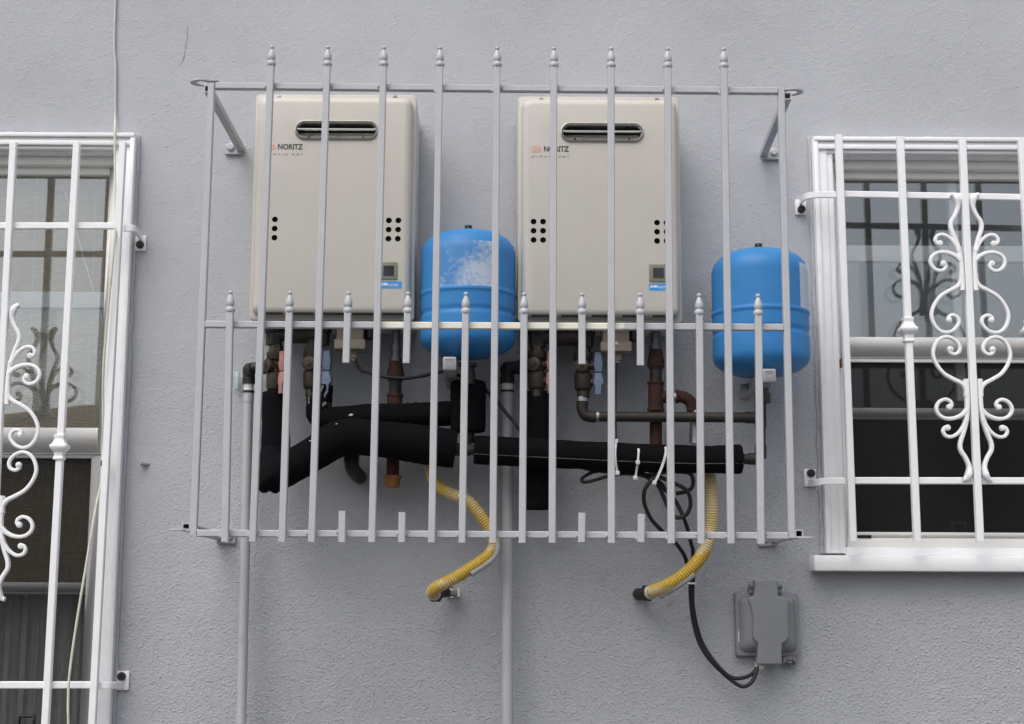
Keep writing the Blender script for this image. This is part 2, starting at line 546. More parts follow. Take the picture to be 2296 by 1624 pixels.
def glass(name, base):
    m, t, b = nt(name)
    t.nodes.remove(b)
    out = t.nodes['Material Output']
    tr = N(t, 'ShaderNodeBsdfTransparent'); tr.inputs[0].default_value = (0.965, 0.975, 0.97, 1)
    gl = N(t, 'ShaderNodeBsdfGlossy'); gl.inputs['Roughness'].default_value = 0.012
    gl.inputs['Color'].default_value = (0.92, 0.95, 0.97, 1)
    fr = N(t, 'ShaderNodeFresnel', IOR=1.52)
    mx = N(t, 'ShaderNodeMixShader')
    t.links.new(mth(t, 'ADD', mth(t, 'MULTIPLY', fr.outputs[0], 0.8), base, True), mx.inputs[0])
    t.links.new(tr.outputs[0], mx.inputs[1]); t.links.new(gl.outputs[0], mx.inputs[2])
    t.links.new(mx.outputs[0], out.inputs[0])


glass('glass', 0.10)
glass('inner_glass', 0.03)


def insect_screen():
    m, t, b = nt('insect_screen')
    out = t.nodes['Material Output']
    b.inputs['Base Color'].default_value = (0.03, 0.03, 0.03, 1); b.inputs['Roughness'].default_value = 0.7
    b.inputs['Specular IOR Level'].default_value = 0.1
    tr = N(t, 'ShaderNodeBsdfTransparent')
    mx = N(t, 'ShaderNodeMixShader')
    w = ramp(t, noise(t, 60, 3, 0.6, stretch=(8, 1, 0.5)), [(0.3, 0.44), (0.7, 0.58)])
    w2 = ramp(t, noise(t, 60, 3, 0.6, stretch=(0.5, 1, 8)), [(0.3, -0.06), (0.7, 0.06)])
    t.links.new(mth(t, 'ADD', w, w2), mx.inputs[0])
    t.links.new(tr.outputs[0], mx.inputs[1]); t.links.new(b.outputs[0], mx.inputs[2])
    t.links.new(mx.outputs[0], out.inputs[0])


insect_screen()


def shade_mat():
    m, t, b = nt('pleated_fabric')
    b.inputs['Base Color'].default_value = (0.62, 0.54, 0.40, 1); b.inputs['Roughness'].default_value = 0.8
    n = ramp(t, noise(t, 20, 4, 0.6), [(0.3, (0.60, 0.50, 0.34)), (0.7, (0.64, 0.54, 0.38))])
    t.links.new(n, b.inputs['Base Color'])


shade_mat()


def cord_mat():
    m, t, b = nt('cord_painted')
    pos = N(t, 'ShaderNodeNewGeometry').outputs['Position']
    sep = N(t, 'ShaderNodeSeparateXYZ'); t.links.new(pos, sep.inputs[0])
    f = mth(t, 'GREATER_THAN', sep.outputs['Z'], P(258, 255, -.03).z)
    dirt = ramp(t, noise(t, 40, 6, 0.7), [(0.5, 0.0), (0.7, 0.7)])
    base = mixc(t, dirt, (0.62, 0.62, 0.52), (0.42, 0.41, 0.33))
    t.links.new(mixc(t, f, base, (0.52, 0.53, 0.54)), b.inputs['Base Color']); b.inputs['Roughness'].default_value = 0.6


cord_mat()

# ------------------------------------------------------------------ ground and the house across the alley
g = MB(); g.v = [(-120, -120, 0), (120, -120, 0), (120, 120, 0), (-120, 120, 0)]; g.f = [(0, 1, 2, 3)]
o = link('ground', g.mesh('ground', M['concrete'])); tag(o, 'dark asphalt alley ground', None, None, 'structure')

nb = thing('neighbour_house', 'cream stucco house with brown hipped roof across the alley', 'house', (0, -12.5, 0))
part('wall', MB().box(-9, 8, -19, -12.5, 0.0, 3.0), M['cream_stucco'], nb)
rf = MB(); rf.v = [(-9.5, -19.5, 3.0), (8.5, -19.5, 3.0), (8.5, -12.0, 3.0), (-9.5, -12.0, 3.0), (-5.5, -15.8, 4.1), (4.5, -15.8, 4.1)]
rf.f = [(0, 1, 5, 4), (1, 2, 5), (2, 3, 4, 5), (3, 0, 4), (0, 3, 2, 1)]
part('roof', rf, M['roof_brown'], nb)
for k, wx in enumerate((-6.5, -2.5, 1.5, 5.5)):
    w = part('window', MB().box(wx - 0.55, wx + 0.55, -12.54, -12.50, 1.0, 2.4), M['white_paint'], nb)
    part('pane', MB().box(wx - 0.48, wx + 0.48, -12.545, -12.541, 1.07, 2.33), M['screen_glass'], w)

# ------------------------------------------------------------------ the house: wall with two window openings
house = thing('house', 'light grey rough stucco house wall with white trimmed windows', 'house', (0, 0, 0))


def rect(x0, x1, y0, y1, Y, xr=None):
    a, b = P(x0, (y0 + y1) / 2, Y), P(x1, (y0 + y1) / 2, Y)
    xm = (x0 + x1) / 2 if xr is None else xr
    return a.x, b.x, P(xm, y1, Y).z, P(xm, y0, Y).z      # x0 x1 z0 z1


YG = 0.085       # glass plane
# openings: (casing outer x0 x1, z0 z1)
RX0 = (P(1820, 310, -.02).x + P(1852, 1240, -.02).x) / 2
RXC = (P(2157, 312, -.1).x + P(2197, 1215, -.1).x) / 2
RX1 = RXC * 2 - RX0
RZ1, RZ0 = P(1900, 310, -.02).z, P(1900, 1241, -.02).z
LX1 = (P(302, 303, -.02).x + P(252, 1620, -.02).x) / 2
LXC = P(-5, 1009, -.1).x
LX0 = LXC * 2 - LX1
LZ1, LZ0 = P(200, 301, -.02).z, P(200, 1765, -.02).z
CW = 0.058
holes = [(LX0 + CW * .6, LX1 - CW * .6, LZ0, LZ1 - CW * .6), (RX0 + CW * .6, RX1 - CW * .6, RZ0, RZ1 - CW * .6)]
xs = sorted([-6, 6] + [h[0] for h in holes] + [h[1] for h in holes])
zs = sorted([0, 5.2] + [h[2] for h in holes] + [h[3] for h in holes])
wb = MB()
for i in range(len(xs) - 1):
    for j in range(len(zs) - 1):
        xm, zm = (xs[i] + xs[i + 1]) / 2, (zs[j] + zs[j + 1]) / 2
        if any(h[0] < xm < h[1] and h[2] < zm < h[3] for h in holes):
            continue
        b = len(wb.v)
        wb.v += [(xs[i], 0, zs[j]), (xs[i + 1], 0, zs[j]), (xs[i + 1], 0, zs[j + 1]), (xs[i], 0, zs[j + 1])]
        wb.f.append((b, b + 1, b + 2, b + 3))
part('stucco_wall', wb, M['stucco'], house)
# solid house behind the facade: side walls, back, flat roof
sh = MB(); sh.box(-6, -5.8, 0.02, 5, 0, 5.2).box(5.8, 6, 0.02, 5, 0, 5.2).box(-5.79, 5.79, 4.8, 5, 0, 5.2).box(-5.79, 5.79, 0.02, 4.79, 5.0, 5.2)
part('rear_wall', sh, M['stucco'], house)


def frame4(mb, x0, x1, z0, z1, w, y0, y1, wb_=None, wt=None):
    wb_ = w if wb_ is None else wb_; wt = w if wt is None else wt
    mb.box(x0, x0 + w, y0, y1, z0, z1).box(x1 - w, x1, y0, y1, z0, z1)
    mb.box(x0 + w, x1 - w, y0, y1, z0, z0 + wb_).box(x0 + w, x1 - w, y0, y1, z1 - wt, z1)
    return mb


def make_window(x0, x1, z0, z1, zr0, zr1, zs_top, zs_bot, side):
    """x0..z1 casing outside, zr0..zr1 meeting rail, zs_top / zs_bot: top and bottom rails of the raised sash"""
    w = link('window', None, house); w.empty_display_size = 0.05
    # casing: stepped moulding on both sides and head
    for a, s in ((x0, 1), (x1, -1)):
        mb = MB()
        xa = lambda d: a + s * d
        for d0, d1, y in ((0.0, 0.014, -.034), (0.014, 0.040, -.024), (0.040, CW, -.018)):
            mb.box(min(xa(d0), xa(d1)), max(xa(d0), xa(d1)), y, 0.012, z0, z1 - d0)
        part('side_casing', mb, M['white_wood'], w, 0.0025)
    mb = MB()
    for d0, d1, y in ((0.0, 0.012, -.036), (0.012, 0.022, -.026), (0.022, 0.036, -.031), (0.036, 0.046, -.021)):
        mb.box(x0 + 0.001, x1 - 0.001, y - .001, 0.011, z1 - d1, z1 - d0)
    part('head_casing', mb, M['white_wood'], w, 0.0025)
    ix0, ix1, iz1 = x0 + CW, x1 - CW, z1 - 0.046
    rc_ = random.Random(7)
    cp_ = [Vector((x0 - .004 + rc_.uniform(-.002, .002), -.003, z0 + (z1 - z0) * k / 40)) for k in range(41)]
    cp_ += [Vector((x0 + (x1 - x0) * k / 60, -.003, z1 + .004 + rc_.uniform(-.003, .003))) for k in range(61)]
    cp_ += [Vector((x1 + .004 + rc_.uniform(-.002, .002), -.003, z1 - (z1 - z0) * k / 40)) for k in range(41)]
    part('caulk_bead', MB().tube(cp_, [rc_.uniform(.004, .0085) for _ in cp_], 8), M['stucco'], w)
    # jamb lining, two steps
    mb = MB()
    mb.box(ix0 - .012, ix0 + .003, 0.0121, 0.20, z0, iz1).box(ix1 - .003, ix1 + .012, 0.0121, 0.20, z0, iz1)
    mb.box(ix0 + .0031, ix1 - .0031, -.002, 0.20, iz1 - .004, iz1 + .02)
    part('jamb', mb, M['white_wood'], w)
    mb = MB()
    mb.box(ix0 + .0031, ix0 + .017, .035, .16, z0 + .02, iz1 - .0041).box(ix1 - .017, ix1 - .0031, .035, .16, z0 + .02, iz1 - .0041)
    mb.box(ix0 + .0171, ix1 - .0171, .035, .16, iz1 - .030, iz1 - .0042)
    part('stop', mb, M['vinyl'], w, 0.002)
    gx0, gx1 = ix0 + .0172, ix1 - .0172
    gz1 = iz1 - .0302
    # upper sash
    mb = frame4(MB(), gx0, gx1, zr0, gz1, .018, .062, .098, zr1 - zr0, .022)
    us = part('upper_sash', mb, M['vinyl'], w, 0.002)
    part('pane', MB().box(gx0 + .018, gx1 - .018, YG, YG + .004, zr1, gz1 - .022), M['glass'], w)
    # lower sash, raised
    mb = frame4(MB(), gx0 + .004, gx1 - .004, zs_bot, zs_top, .022, .112, .145, .030, .046)
    part('lower_sash', mb, M['white_paint'], w, 0.002)
    part('pane', MB().box(gx0 + .026, gx1 - .026, .127, .131, zs_bot + .03, zs_top - .046), M['inner_glass'], w)
    # insect screen in the lower half
    sz0 = z0 + .045
    mb = frame4(MB(), gx0 + .002, gx1 - .002, sz0, zr0 - .003, .016 if side > 0 else .032, .066, .082, .018, .010)
    part('screen_frame', mb, M['screen_frame'] if side < 0 else M['vinyl'], w, 0.002)
    mb = MB(); b = .017 if side > 0 else .031
    mb.v = [(gx0 + b, .074, sz0 + .015), (gx1 - b, .074, sz0 + .015), (gx1 - b, .074, zr0 - .012), (gx0 + b, .074, zr0 - .012)]; mb.f = [(0, 1, 2, 3)]
    part('insect_screen', mb, M['insect_screen'], w)
    # bottom rail, stool and sill
    part('bottom_rail', MB().box(gx0, gx1, .03, .16, z0 + .018, sz0 - .0005), M['vinyl'], w, 0.003)
    part('stool', MB().box(ix0 - .001, ix1 + .001, -.012, .16, z0 - .006, z0 + .0179), M['white_wood'], w, 0.004)
    part('sill', MB().box(x0 - .042, x1 + .042, -.062, .05, z0 - .050, z0 - .0062), M['white_wood'], w, 0.006)
    # dark room behind
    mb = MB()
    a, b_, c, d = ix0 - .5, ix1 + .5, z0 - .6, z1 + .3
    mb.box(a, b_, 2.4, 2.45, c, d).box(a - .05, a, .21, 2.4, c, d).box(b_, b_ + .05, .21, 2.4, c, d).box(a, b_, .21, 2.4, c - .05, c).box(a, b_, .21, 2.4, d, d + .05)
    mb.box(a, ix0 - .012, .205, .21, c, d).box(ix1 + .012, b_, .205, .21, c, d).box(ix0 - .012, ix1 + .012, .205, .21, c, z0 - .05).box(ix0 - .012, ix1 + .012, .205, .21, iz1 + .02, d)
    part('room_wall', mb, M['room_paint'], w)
    return w, (gx0, gx1, gz1, sz0)


wr, rr_ = make_window(RX0, RX1, RZ0, RZ1, P(2000, 803, .07).z, P(2000, 757, .07).z, P(2000, 552, .115).z, P(2000, 938, .115).z, 1)
tag(wr, 'white sash window with dark open lower half and white sill')
wl_, lr_ = make_window(LX0, LX1, LZ0, LZ1, P(150, 1018, .07).z, P(150, 960, .07).z, P(150, 656, .115).z, P(150, 1330, .115).z, -1)
tag(wl_, 'white sash window with cream pleated shade behind the glass')
# right window: vertical bar of the raised sash, latches and things on the inside ledge
gx0, gx1, gz1, sz0 = rr_
xm = P(2140, 600, .13).x
part('muntin', MB().box(xm - .012, xm + .012, .114, .143, P(2140, 900, .13).z, gz1 + .01), M['white_paint'], wr, 0.002)
part('sash_lift', frame4(MB(), P(2130, 1150, .1).x, P(2163, 1150, .1).x, sz0 + .002, sz0 + .050, .007, .09, .105), M['bolt_black'], wr, 0.002)
part('paper', MB().box(P(2068, 1150, .2).x, P(2130, 1150, .2).x, .19, .30, sz0 - .02, sz0 + .006), M['paper_blue'], wr, 0.003)
part('box', MB().box(P(2262, 1150, .2).x, P(2330, 1150, .2).x, .19, .28, sz0 - .02, sz0 + .02), M['toy_red'], wr, 0.003)
part('weep_slot', MB().box(P(1924, 1204, .03).x, P(1954, 1204, .03).x, .027, .04, P(1940, 1207, .03).z, P(1940, 1200, .03).z), M['dark_hole'], wr, 0.002)
part('catch', MB().box(gx0 - .004, gx0 + .003, .02, .06, P(1888, 824, .03).z, P(1888, 806, .03).z), M['rust_bright'], wr)
# left window: pleated shade, cord, tag
gx0, gx1, gz1, sz0 = lr_
zb = P(100, 1322, .19).z
npl = int((gz1 + .03 - zb) / 0.0068)
mb = MB()
for k in range(npl * 2 + 1):
    z = gz1 + .03 - k * 0.0034
    y = .158 + (0.0058 if k % 2 else 0)
    mb.v += [(gx0 - .01, y, z), (gx1 + .01, y, z)]
for k in range(npl * 2):
    mb.f.append((2 * k, 2 * k + 1, 2 * k + 3, 2 * k + 2))
part('pleated_shade', mb, M['pleated_fabric'], wl_, angle=10)
part('shade_rail', MB().box(gx0 - .008, gx1 + .008, .153, .172, zb - .014, zb), M['vinyl'], wl_, 0.003)
cv = MB()
nw = 90
for k in range(nw + 1):
    x_ = gx0 - .01 + (gx1 - gx0 + .02) * k / nw
    y_ = .20 + .008 * math.sin(k * .9) + .004 * math.sin(k * 2.3 + 1)
    cv.v += [(x_, y_, sz0 - .02), (x_, y_, zb + .03)]
for k in range(nw):
    cv.f.append((2 * k, 2 * k + 2, 2 * k + 3, 2 * k + 1))
part('curtain', cv, M['curtain'], wl_, angle=80)
for xx in (83, 217):
    part('shade_cord', MB().tube([P(xx, 400, .155), P(xx - 24, 955, .155)], .0009, 6), M['tape_white'], wl_)
part('shade_wand', MB().tube([P(146, 432, .150), P(243, 770, .150)], .0028, 8), M['vinyl'], wl_)
part('orange_tag', MB().box(P(125, 424, .16).x, P(158, 424, .16).x, .146, .150, P(140, 429, .16).z, P(140, 418, .16).z), M['orange_tag'], wl_)
part('sash_lift', frame4(MB(), P(41, 1610, .06).x, P(80, 1610, .06).x, P(60, 1640, .06).z, P(60, 1604, .06).z, .006, .05, .062), M['bolt_black'], wl_, 0.002)


# ------------------------------------------------------------------ wrought iron window grilles
def scroll_paths():
    """right half of the upper half, in photo pixels relative to the bar centre line and the meeting point"""
    zc = lambda y: 1335 + (y - 790) * 0.058      # bar centre at zoom height y
    MZ = 1437.0
    raw = {
        'stem': [(1412, 441), (1392, 448), (1374, 475), (1372, 530), (1398, 590), (1430, 640), (1434, 690), (1414, 760), (1396, 840), (1390, 930), (1392, 1010), (1397, 1090), (1402, 1128)],
        'small_curl': [(1394, 850), (1412, 805), (1445, 760), (1490, 732), (1532, 737), (1552, 768), (1540, 795), (1522, 793)],
        'middle_curl': [(1392, 915), (1425, 882), (1480, 858), (1540, 858), (1585, 885), (1601, 928), (1582, 970), (1540, 988), (1505, 972), (1497, 945), (1512, 935)],
        'large_curl': [(1396, 1010), (1402, 1060), (1432, 1098), (1490, 1128), (1555, 1168), (1606, 1232), (1630, 1300), (1618, 1365), (1585, 1408), (1540, 1422), (1488, 1405), (1450, 1360), (1452, 1318), (1485, 1300), (1514, 1315), (1512, 1335)],
    }
    return {k: [((x - zc(y)) , (MZ - y)) for x, y in v] for k, v in raw.items()}, 0.32551


SP, SK = scroll_paths()
YGR = -0.10


def make_scroll(parent, cx, cz, sc, lean):
    for hx in (1, -1):
        for hz in (1, -1):
            sec = None
            for nm, pts in SP.items():
                base = 0.0088 if nm == 'stem' else 0.0080
                pp = []
                for a, b in pts:
                    dz = hz * b * SK * sc
                    pp.append(Vector((cx + hx * a * SK * sc + lean * dz, YGR, cz + dz)))
                pp = smooth(pp, 5)
                m = len(pp)
                if nm == 'stem':
                    scl = [1.0 + 0.55 * math.exp(-((i / m - .16) / .07) ** 2) + 0.25 * (i / m) ** 3 for i in range(m)]
                else:
                    scl = [1.35 - 0.40 * min(1, i / m / .3) + (0.45 * max(0, (i / m - .93) / .07)) for i in range(m)]
                mb = MB().sweep(pp, rrect(base * 1.25, base * 1.9, base * .4, 2), (0, 1, 0), scl)
                if nm != 'stem':
                    mb.lathe([(.0001, -.0085), (.006, -.008), (.0085, -.004), (.0085, .004), (.006, .008), (.0001, .0085)], pp[-1], (0, 1, 0), 12)
                if sec is None:
                    sec = part('scroll', mb, M['white_paint'], parent)
                else:
                    part(nm, mb, M['white_paint'], sec)


def collar(parent, p, w=0.021):
    prof = [(.5, -.030), (.62, -.030), (.62, -.024), (.52, -.021), (.56, -.010), (.80, -.004), (1.0, .003), (1.0, .010), (.80, .013), (.62, .022), (.56, .030), (.62, .033), (.62, .040), (.5, .040)]
    mb = MB().lathe([(r * .032, h) for r, h in prof], p, n=4, phase=math.pi / 4)
    return part('collar', mb, M['white_paint'], parent, 0.0012)


def arm(parent, p_bar, pts, plate_c, bolt_c, pw, ph):
    a = part('mounting_arm', MB().sweep(smooth(pts, 5), rrect(.007, .019, .0015, 1), (0, 0, 1)), M['white_paint'], parent)
    part('plate', MB().box(plate_c.x - pw / 2, plate_c.x + pw / 2, -.009, .001, plate_c.z - ph / 2, plate_c.z + ph / 2), M['white_paint'], a, 0.003)
    part('bolt', MB().lathe([(.0115, 0), (.0115, .010), (.009, .0135), (.004, .014), (.004, .011), (.0001, .011)], (bolt_c.x, -.008, bolt_c.z), (0, -1, 0), 14), M['bolt_black'], a)
    return a


GW, GD = 0.0195, 0.0195
# right
gr = thing('window_grille', 'white wrought iron scroll grille over the window with dark open lower half', 'window grille', P(2175, 1215, YGR), 'white iron window grilles')
RB = [((1880, 304), (1912, 1214)), ((2018, 308), (2056, 1214)), ((2157, 311), (2197, 1214)), ((2290, 316), (2338, 1214)), ((2430, 320), (2480, 1214))]
for (a, b) in RB:
    part('bar', MB().bar(P(*a, YGR), P(*b, YGR), GW, GD), M['white_paint'], gr)
for (a, b) in (((1886, 436), (2440, 446)), ((1905, 1078), (2475, 1079))):
    part('rail', MB().bar(P(*a, YGR + .012), P(*b, YGR + .012), .019, .012, (0, 1, 0)), M['white_paint'], gr)
b3a, b3b = P(2157, 311, YGR), P(2197, 1214, YGR)
cz = P(2175, 751, YGR).z
lean = (b3b.x - b3a.x) / (b3b.z - b3a.z)
make_scroll(gr, b3a.x + (cz - b3a.z) * lean, cz, SC(2175, 751, YGR), lean)
collar(gr, P(2036, 744, YGR)); collar(gr, P(2311, 747, YGR))
p0 = P(1874, 437, YGR + .012)
arm(gr, p0, [p0, p0 + Vector((-.05, 0, 0)), P(1808, 441, -.075), P(1797, 450, -.03), P(1795, 452, -.006)], P(1794, 466, 0), P(1795, 472, 0), .032, .046)
p0 = P(1895, 1079, YGR + .012)
arm(gr, p0, [p0, p0 + Vector((-.05, 0, 0)), P(1832, 1082, -.075), P(1818, 1083, -.03), P(1815, 1083, -.006)], P(1815, 1072, 0), P(1816, 1062, 0), .034, .050)
# left
gl = thing('window_grille', 'white wrought iron scroll grille over the window with cream pleated shade', 'window grille', P(100, 1600, YGR), 'white iron window grilles')
LB = [((-244, 320), (-330, 1700)), ((-108, 320), (-185, 1700)), ((31, 321), (-40, 1700)), ((173, 322), (98, 1700)), ((276, 321), (203, 1700))]
for (a, b) in LB:
    part('bar', MB().bar(P(*a, YGR), P(*b, YGR), GW, GD), M['white_paint'], gl)
for (a, b) in (((-260, 507), (268, 507)), ((-320, 1536), (214, 1536))):
    part('rail', MB().bar(P(*a, YGR + .012), P(*b, YGR + .012), .019, .012, (0, 1, 0)), M['white_paint'], gl)
b3a, b3b = P(31, 321, YGR), P(-40, 1700, YGR)
cz = P(-5, 1009, YGR).z
lean = (b3b.x - b3a.x) / (b3b.z - b3a.z)
make_scroll(gl, b3a.x + (cz - b3a.z) * lean, cz, SC(-5, 1009, YGR) * 1.02, lean)
collar(gl, P(134, 1007, YGR)); collar(gl, P(-145, 1007, YGR))
p0 = P(278, 512, YGR + .012)
arm(gl, p0, [p0, p0 + Vector((.018, 0, 0)), P(303, 514, -.075), P(314, 530, -.03), P(316, 536, -.006)], P(316, 547, 0), P(316, 551, 0), .032, .046)
p0 = P(222, 1537, YGR + .012)
arm(gl, p0, [p0, p0 + Vector((.02, 0, 0)), P(252, 1537, -.075), P(268, 1536, -.03), P(274, 1535, -.006)], P(277, 1526, 0), P(275, 1516, 0), .034, .052)

# ------------------------------------------------------------------ steel security cage
YB, YR = -0.508, -0.489
cage = thing('security_cage', 'grey painted steel security cage of spear topped bars bolted to stucco', 'security cage', P(1110, 1216, YB))
BW = 0.0174


def finial(mb, p, ax, k=1.0):
    ax = Vector(ax).normalized()
    prof = [(.0105, -.002), (.0122, .001), (.0122, .008), (.0105, .013), (.0078, .016), (.0098, .021), (.0108, .027), (.0098, .036), (.0068, .048), (.0044, .054), (.0038, .0565), (.0052, .0585), (.0062, .062), (.0052, .066), (.0028, .0685), (.0001, .069)]
    mb.lathe([(r * k, h * k * .77) for r, h in prof], p, ax, 12)


def bar_part(xa, ya, xb, yb, top=True):
    a, b = P(xa, ya, YB), P(xb, yb, YB)
    o = part('bar', MB().bar(a, b, BW, BW), M['grey_paint'], cage)
    if top:
        mb = MB(); finial(mb, a, a - b, 1.02)
        part('finial', mb, M['grey_paint'], o)
    return o


tall = [(608, 567), (734, 699), (860, 834), (986, 968), (1114.5, 1105), (1242, 1238), (1370, 1371), (1497, 1505), (1623, 1639)]
for i, (a, b) in enumerate(tall):
    bar_part(a, 147 + i * .6, b, 1215 + i * .5)
short = [(516, 505), (649, 633), (1044, 1036), (1175, 1171), (1568, 1572), (1700, 1706)]
for a, b in short:
    bar_part(a, 699 + (a - 516) * .006, b, 1215 + (a - 516) * .004)
for a, b, yb in ((780, 776, 814), (914, 911, 815), (1305, 1305, 817), (1435.5, 1436, 820)):
    bar_part(a, 699 + (a - 516) * .006, b, yb)
for a, yt in ((768, 1146), (902, 1149), (1305, 1150), (1438, 1153)):
    bar_part(a, yt, a - 1, 1216, False)
part('top_rail', MB().bar(P(484, 194, YR), P(1742, 205, YR), BW, BW), M['grey_paint'], cage)
part('middle_rail', MB().bar(P(461, 728, YR), P(1755, 735, YR), BW, BW), M['rail_paint'], cage)
part('bottom_rail', MB().bar(P(443, 1196, YR), P(1765, 1202, YR), BW, BW), M['grey_paint'], cage)
part('corner_post', MB().bar(P(475, 188, YR), P(434, 1201, YR), BW, BW), M['grey_paint'], cage)
part('corner_post', MB().bar(P(1751, 199, YR), P(1775, 1207, YR), BW, BW), M['grey_paint'], cage)


for rail_name, ya_, yb_, xs_ in (('top_rail', 194, 205, [q[0] - (q[0] - q[1]) * .04 for q in tall]), ('bottom_rail', 1196, 1202, [q[1] for q in tall] + [q[1] for q in short] + [767, 901, 1304, 1437])):
    ro = [o_ for o_ in kids(cage) if o_.name.startswith(rail_name)][0]
    for x_ in xs_:
        y_ = ya_ + (yb_ - ya_) * (x_ - 440) / 1320
        wd = MB()
        for sd_ in (-1, 1):
            c_ = P(x_ + sd_ * 9.5, y_ + random.uniform(-6, 6), YR - BW / 2 - .001)
            wd.lathe([(.0001, -.006), (.0032, -.004), (.004, 0), (.0032, .004), (.0001, .006)], c_, (.1, 0, 1), 8)
        part('weld', wd, M['grey_paint'], ro)


def bracket(pf, pw, tabdir, ringc, sgn):
    pf, pw = Vector(pf), Vector(pw)
    mb = MB().hollow(pf, pw, .0205, .003, (0, 0, 1))
    mid = pf + (pw - pf) * .5
    br = part('bracket_arm', mb, M['grey_paint'], cage)
    tb = MB()
    tb.sweep([pw + Vector((-.006 * tabdir, -.004, -.004)), pw + Vector((.045 * tabdir, -.004, -.004))], rrect(.008, .030, .002, 1), (0, 0, 1))
    part('wall_tab', tb, M['grey_paint'], br)
    part('bolt', MB().lathe([(.0115, 0), (.0115, .005), (.008, .0085), (.0001, .009)], pw + Vector((.028 * tabdir, -.008, .002)), (0, -1, 0), 14), M['grey_paint'], br)
    # eye plate lying flat at the corner
    rings = []
    n = 24
    c = Vector(ringc)
    for r, z in ((.027, 0), (.027, .005), (.0140, .005), (.0140, 0)):
        rings.append([c + Vector((r * 1.15 * math.cos(2 * math.pi * k / n), r * math.sin(2 * math.pi * k / n), z)) for k in range(n)])
    mb = MB().loft(rings, closed=True)
    xa, xb = sorted((c.x - sgn * .022, c.x - sgn * .045))
    mb.box(xa, xb, c.y - .02, c.y + .02, c.z + .0003, c.z + .0047)
    part('eye_plate', mb, M['grey_paint'], br)


bracket(P(466, 199, -.497), P(540, 334, -.004), -1, P(453, 187, -.475), -1)
bracket(P(1766, 215, -.497), P(1712, 345, -.004), 1, P(1774, 208, -.475), 1)
bracket(P(417, 1182, -.497), P(492, 1204, -.004), 1, P(407, 1190, -.475), -1)
bracket(P(1792, 1197, -.497), P(1735, 1210, -.004), -1, P(1803, 1208, -.475), 1)

# ------------------------------------------------------------------ water heaters
YF = -0.262
hx0, hx1 = P(1161, 470, -.225).x, P(1526, 470, -.225).x
hz0, hz1 = P(1340, 724, -.225).z, P(1340, 217, -.225).z
hc = (hx0 + hx1) / 2
heater = thing('water_heater', 'beige tankless water heater between the two blue tanks', 'water heater', (hc, -.12, hz0), 'beige wall hung water heaters')


def rpoly(x0, x1, z0, z1, r, n=5):
    return [(x + (x0 + x1) / 2, z + (z0 + z1) / 2) for x, z in rrect(x1 - x0, z1 - z0, r, n)]


part('case', MB().prism(rpoly(hx0, hx1, hz0, hz1, .012), -.225, -.012), M['heater_beige'], heater, 0.003)
cx0, cx1, cz0, cz1 = hx0 + .0095, hx1 - .0095, hz0 + .010, hz1 - .016
cover = MB()
rings = []
for ins, y in ((0.0, -.2252), (0.0, YF + .022), (.0015, YF + .014), (.006, YF + .006), (.013, YF + .0015), (.020, YF)):
    rings.append([(x, y, z) for x, z in rpoly(cx0 + ins, cx1 - ins, cz0 + ins, cz1 - ins, max(.022 - ins * .4, .008), 6)])
cover.loft(rings)
HP = lambda x, y: PZ(ZH2, x, y, YF)
ch = MB()
hole_c = []
for ry in (903, 965, 1027):
    for rx in (194, 258):
        hole_c.append(HP(rx, ry))
    for rx in (1030, 1094):
        hole_c.append(HP(rx, ry + 7))
hr = 20 * .3312 * SC(1340, 470, YF)
for c in hole_c:
    ch.lathe([(hr, -.01), (hr, .014)], (c.x, YF, c.z), (0, 1, 0), 20)
va, vb = HP(378, 300), HP(937, 300)
vz, vh = HP(650, 299).z, (HP(650, 237) - HP(650, 362)).z / 2


def stadium(x0, x1, zc, h, n=10):
    return rpoly(x0, x1, zc - h, zc + h, h * .999, n)


ch.prism(stadium(va.x + .006, vb.x - .006, vz, vh - .006), YF - .01, YF + .045)
cme = cut(cover.mesh('cover', M['heater_beige'], (0, 0, 0)), ch)
cme.transform(Matrix.Translation(-ORG[heater.name]))
cme.polygons.foreach_set('use_smooth', [True] * len(cme.polygons)); cme.set_sharp_from_angle(angle=R(40))
cov = link('cover', cme, heater)
for c in hole_c:
    mb = MB().lathe([(hr * .99, -.0003), (hr * .985, .0125), (.0001, .0125)], (c.x, YF + .001, c.z), (0, 1, 0), 16, cap=False)
    mb.lathe([(hr * .7, .0), (.0001, .0)], (c.x, YF + .0095, c.z), (0, 1, 0), 16, cap=False)
    part('air_hole', mb, M['dark_hole'], cov)
# exhaust vent
vent = MB()
rings = []
for ins, y in ((-.0015, YF + .001), (-.001, YF - .004), (.002, YF - .0065), (.0045, YF - .004), (.0062, YF + .006), (.0064, YF + .04)):
    rings.append([(x, y, z) for x, z in stadium(va.x + ins, vb.x - ins, vz, vh - ins)])
vent.loft(rings, cap=False)
vo = part('exhaust_vent', vent, M['steel'], heater)
part('vent_bar', MB().bar((va.x + .006, YF - .001, HP(650, 294).z), (vb.x - .006, YF - .001, HP(650, 294).z), .0045, .008, (0, 1, 0), .001), M['steel'], vo)
lv = MB(); zt, zb_ = HP(650, 309).z, HP(650, 345).z
lv.v = [(va.x + .010, YF + .014, zt), (vb.x - .010, YF + .014, zt), (vb.x - .014, YF + .001, zb_), (va.x + .014, YF + .001, zb_), (va.x + .010, YF + .018, zt), (vb.x - .010, YF + .018, zt), (vb.x - .014, YF + .005, zb_), (va.x + .014, YF + .005, zb_)]
lv.f = [(0, 1, 2, 3), (7, 6, 5, 4), (0, 4, 5, 1), (1, 5, 6, 2), (2, 6, 7, 3), (3, 7, 4, 0)]
part('louver', lv, M['steel'], vo)
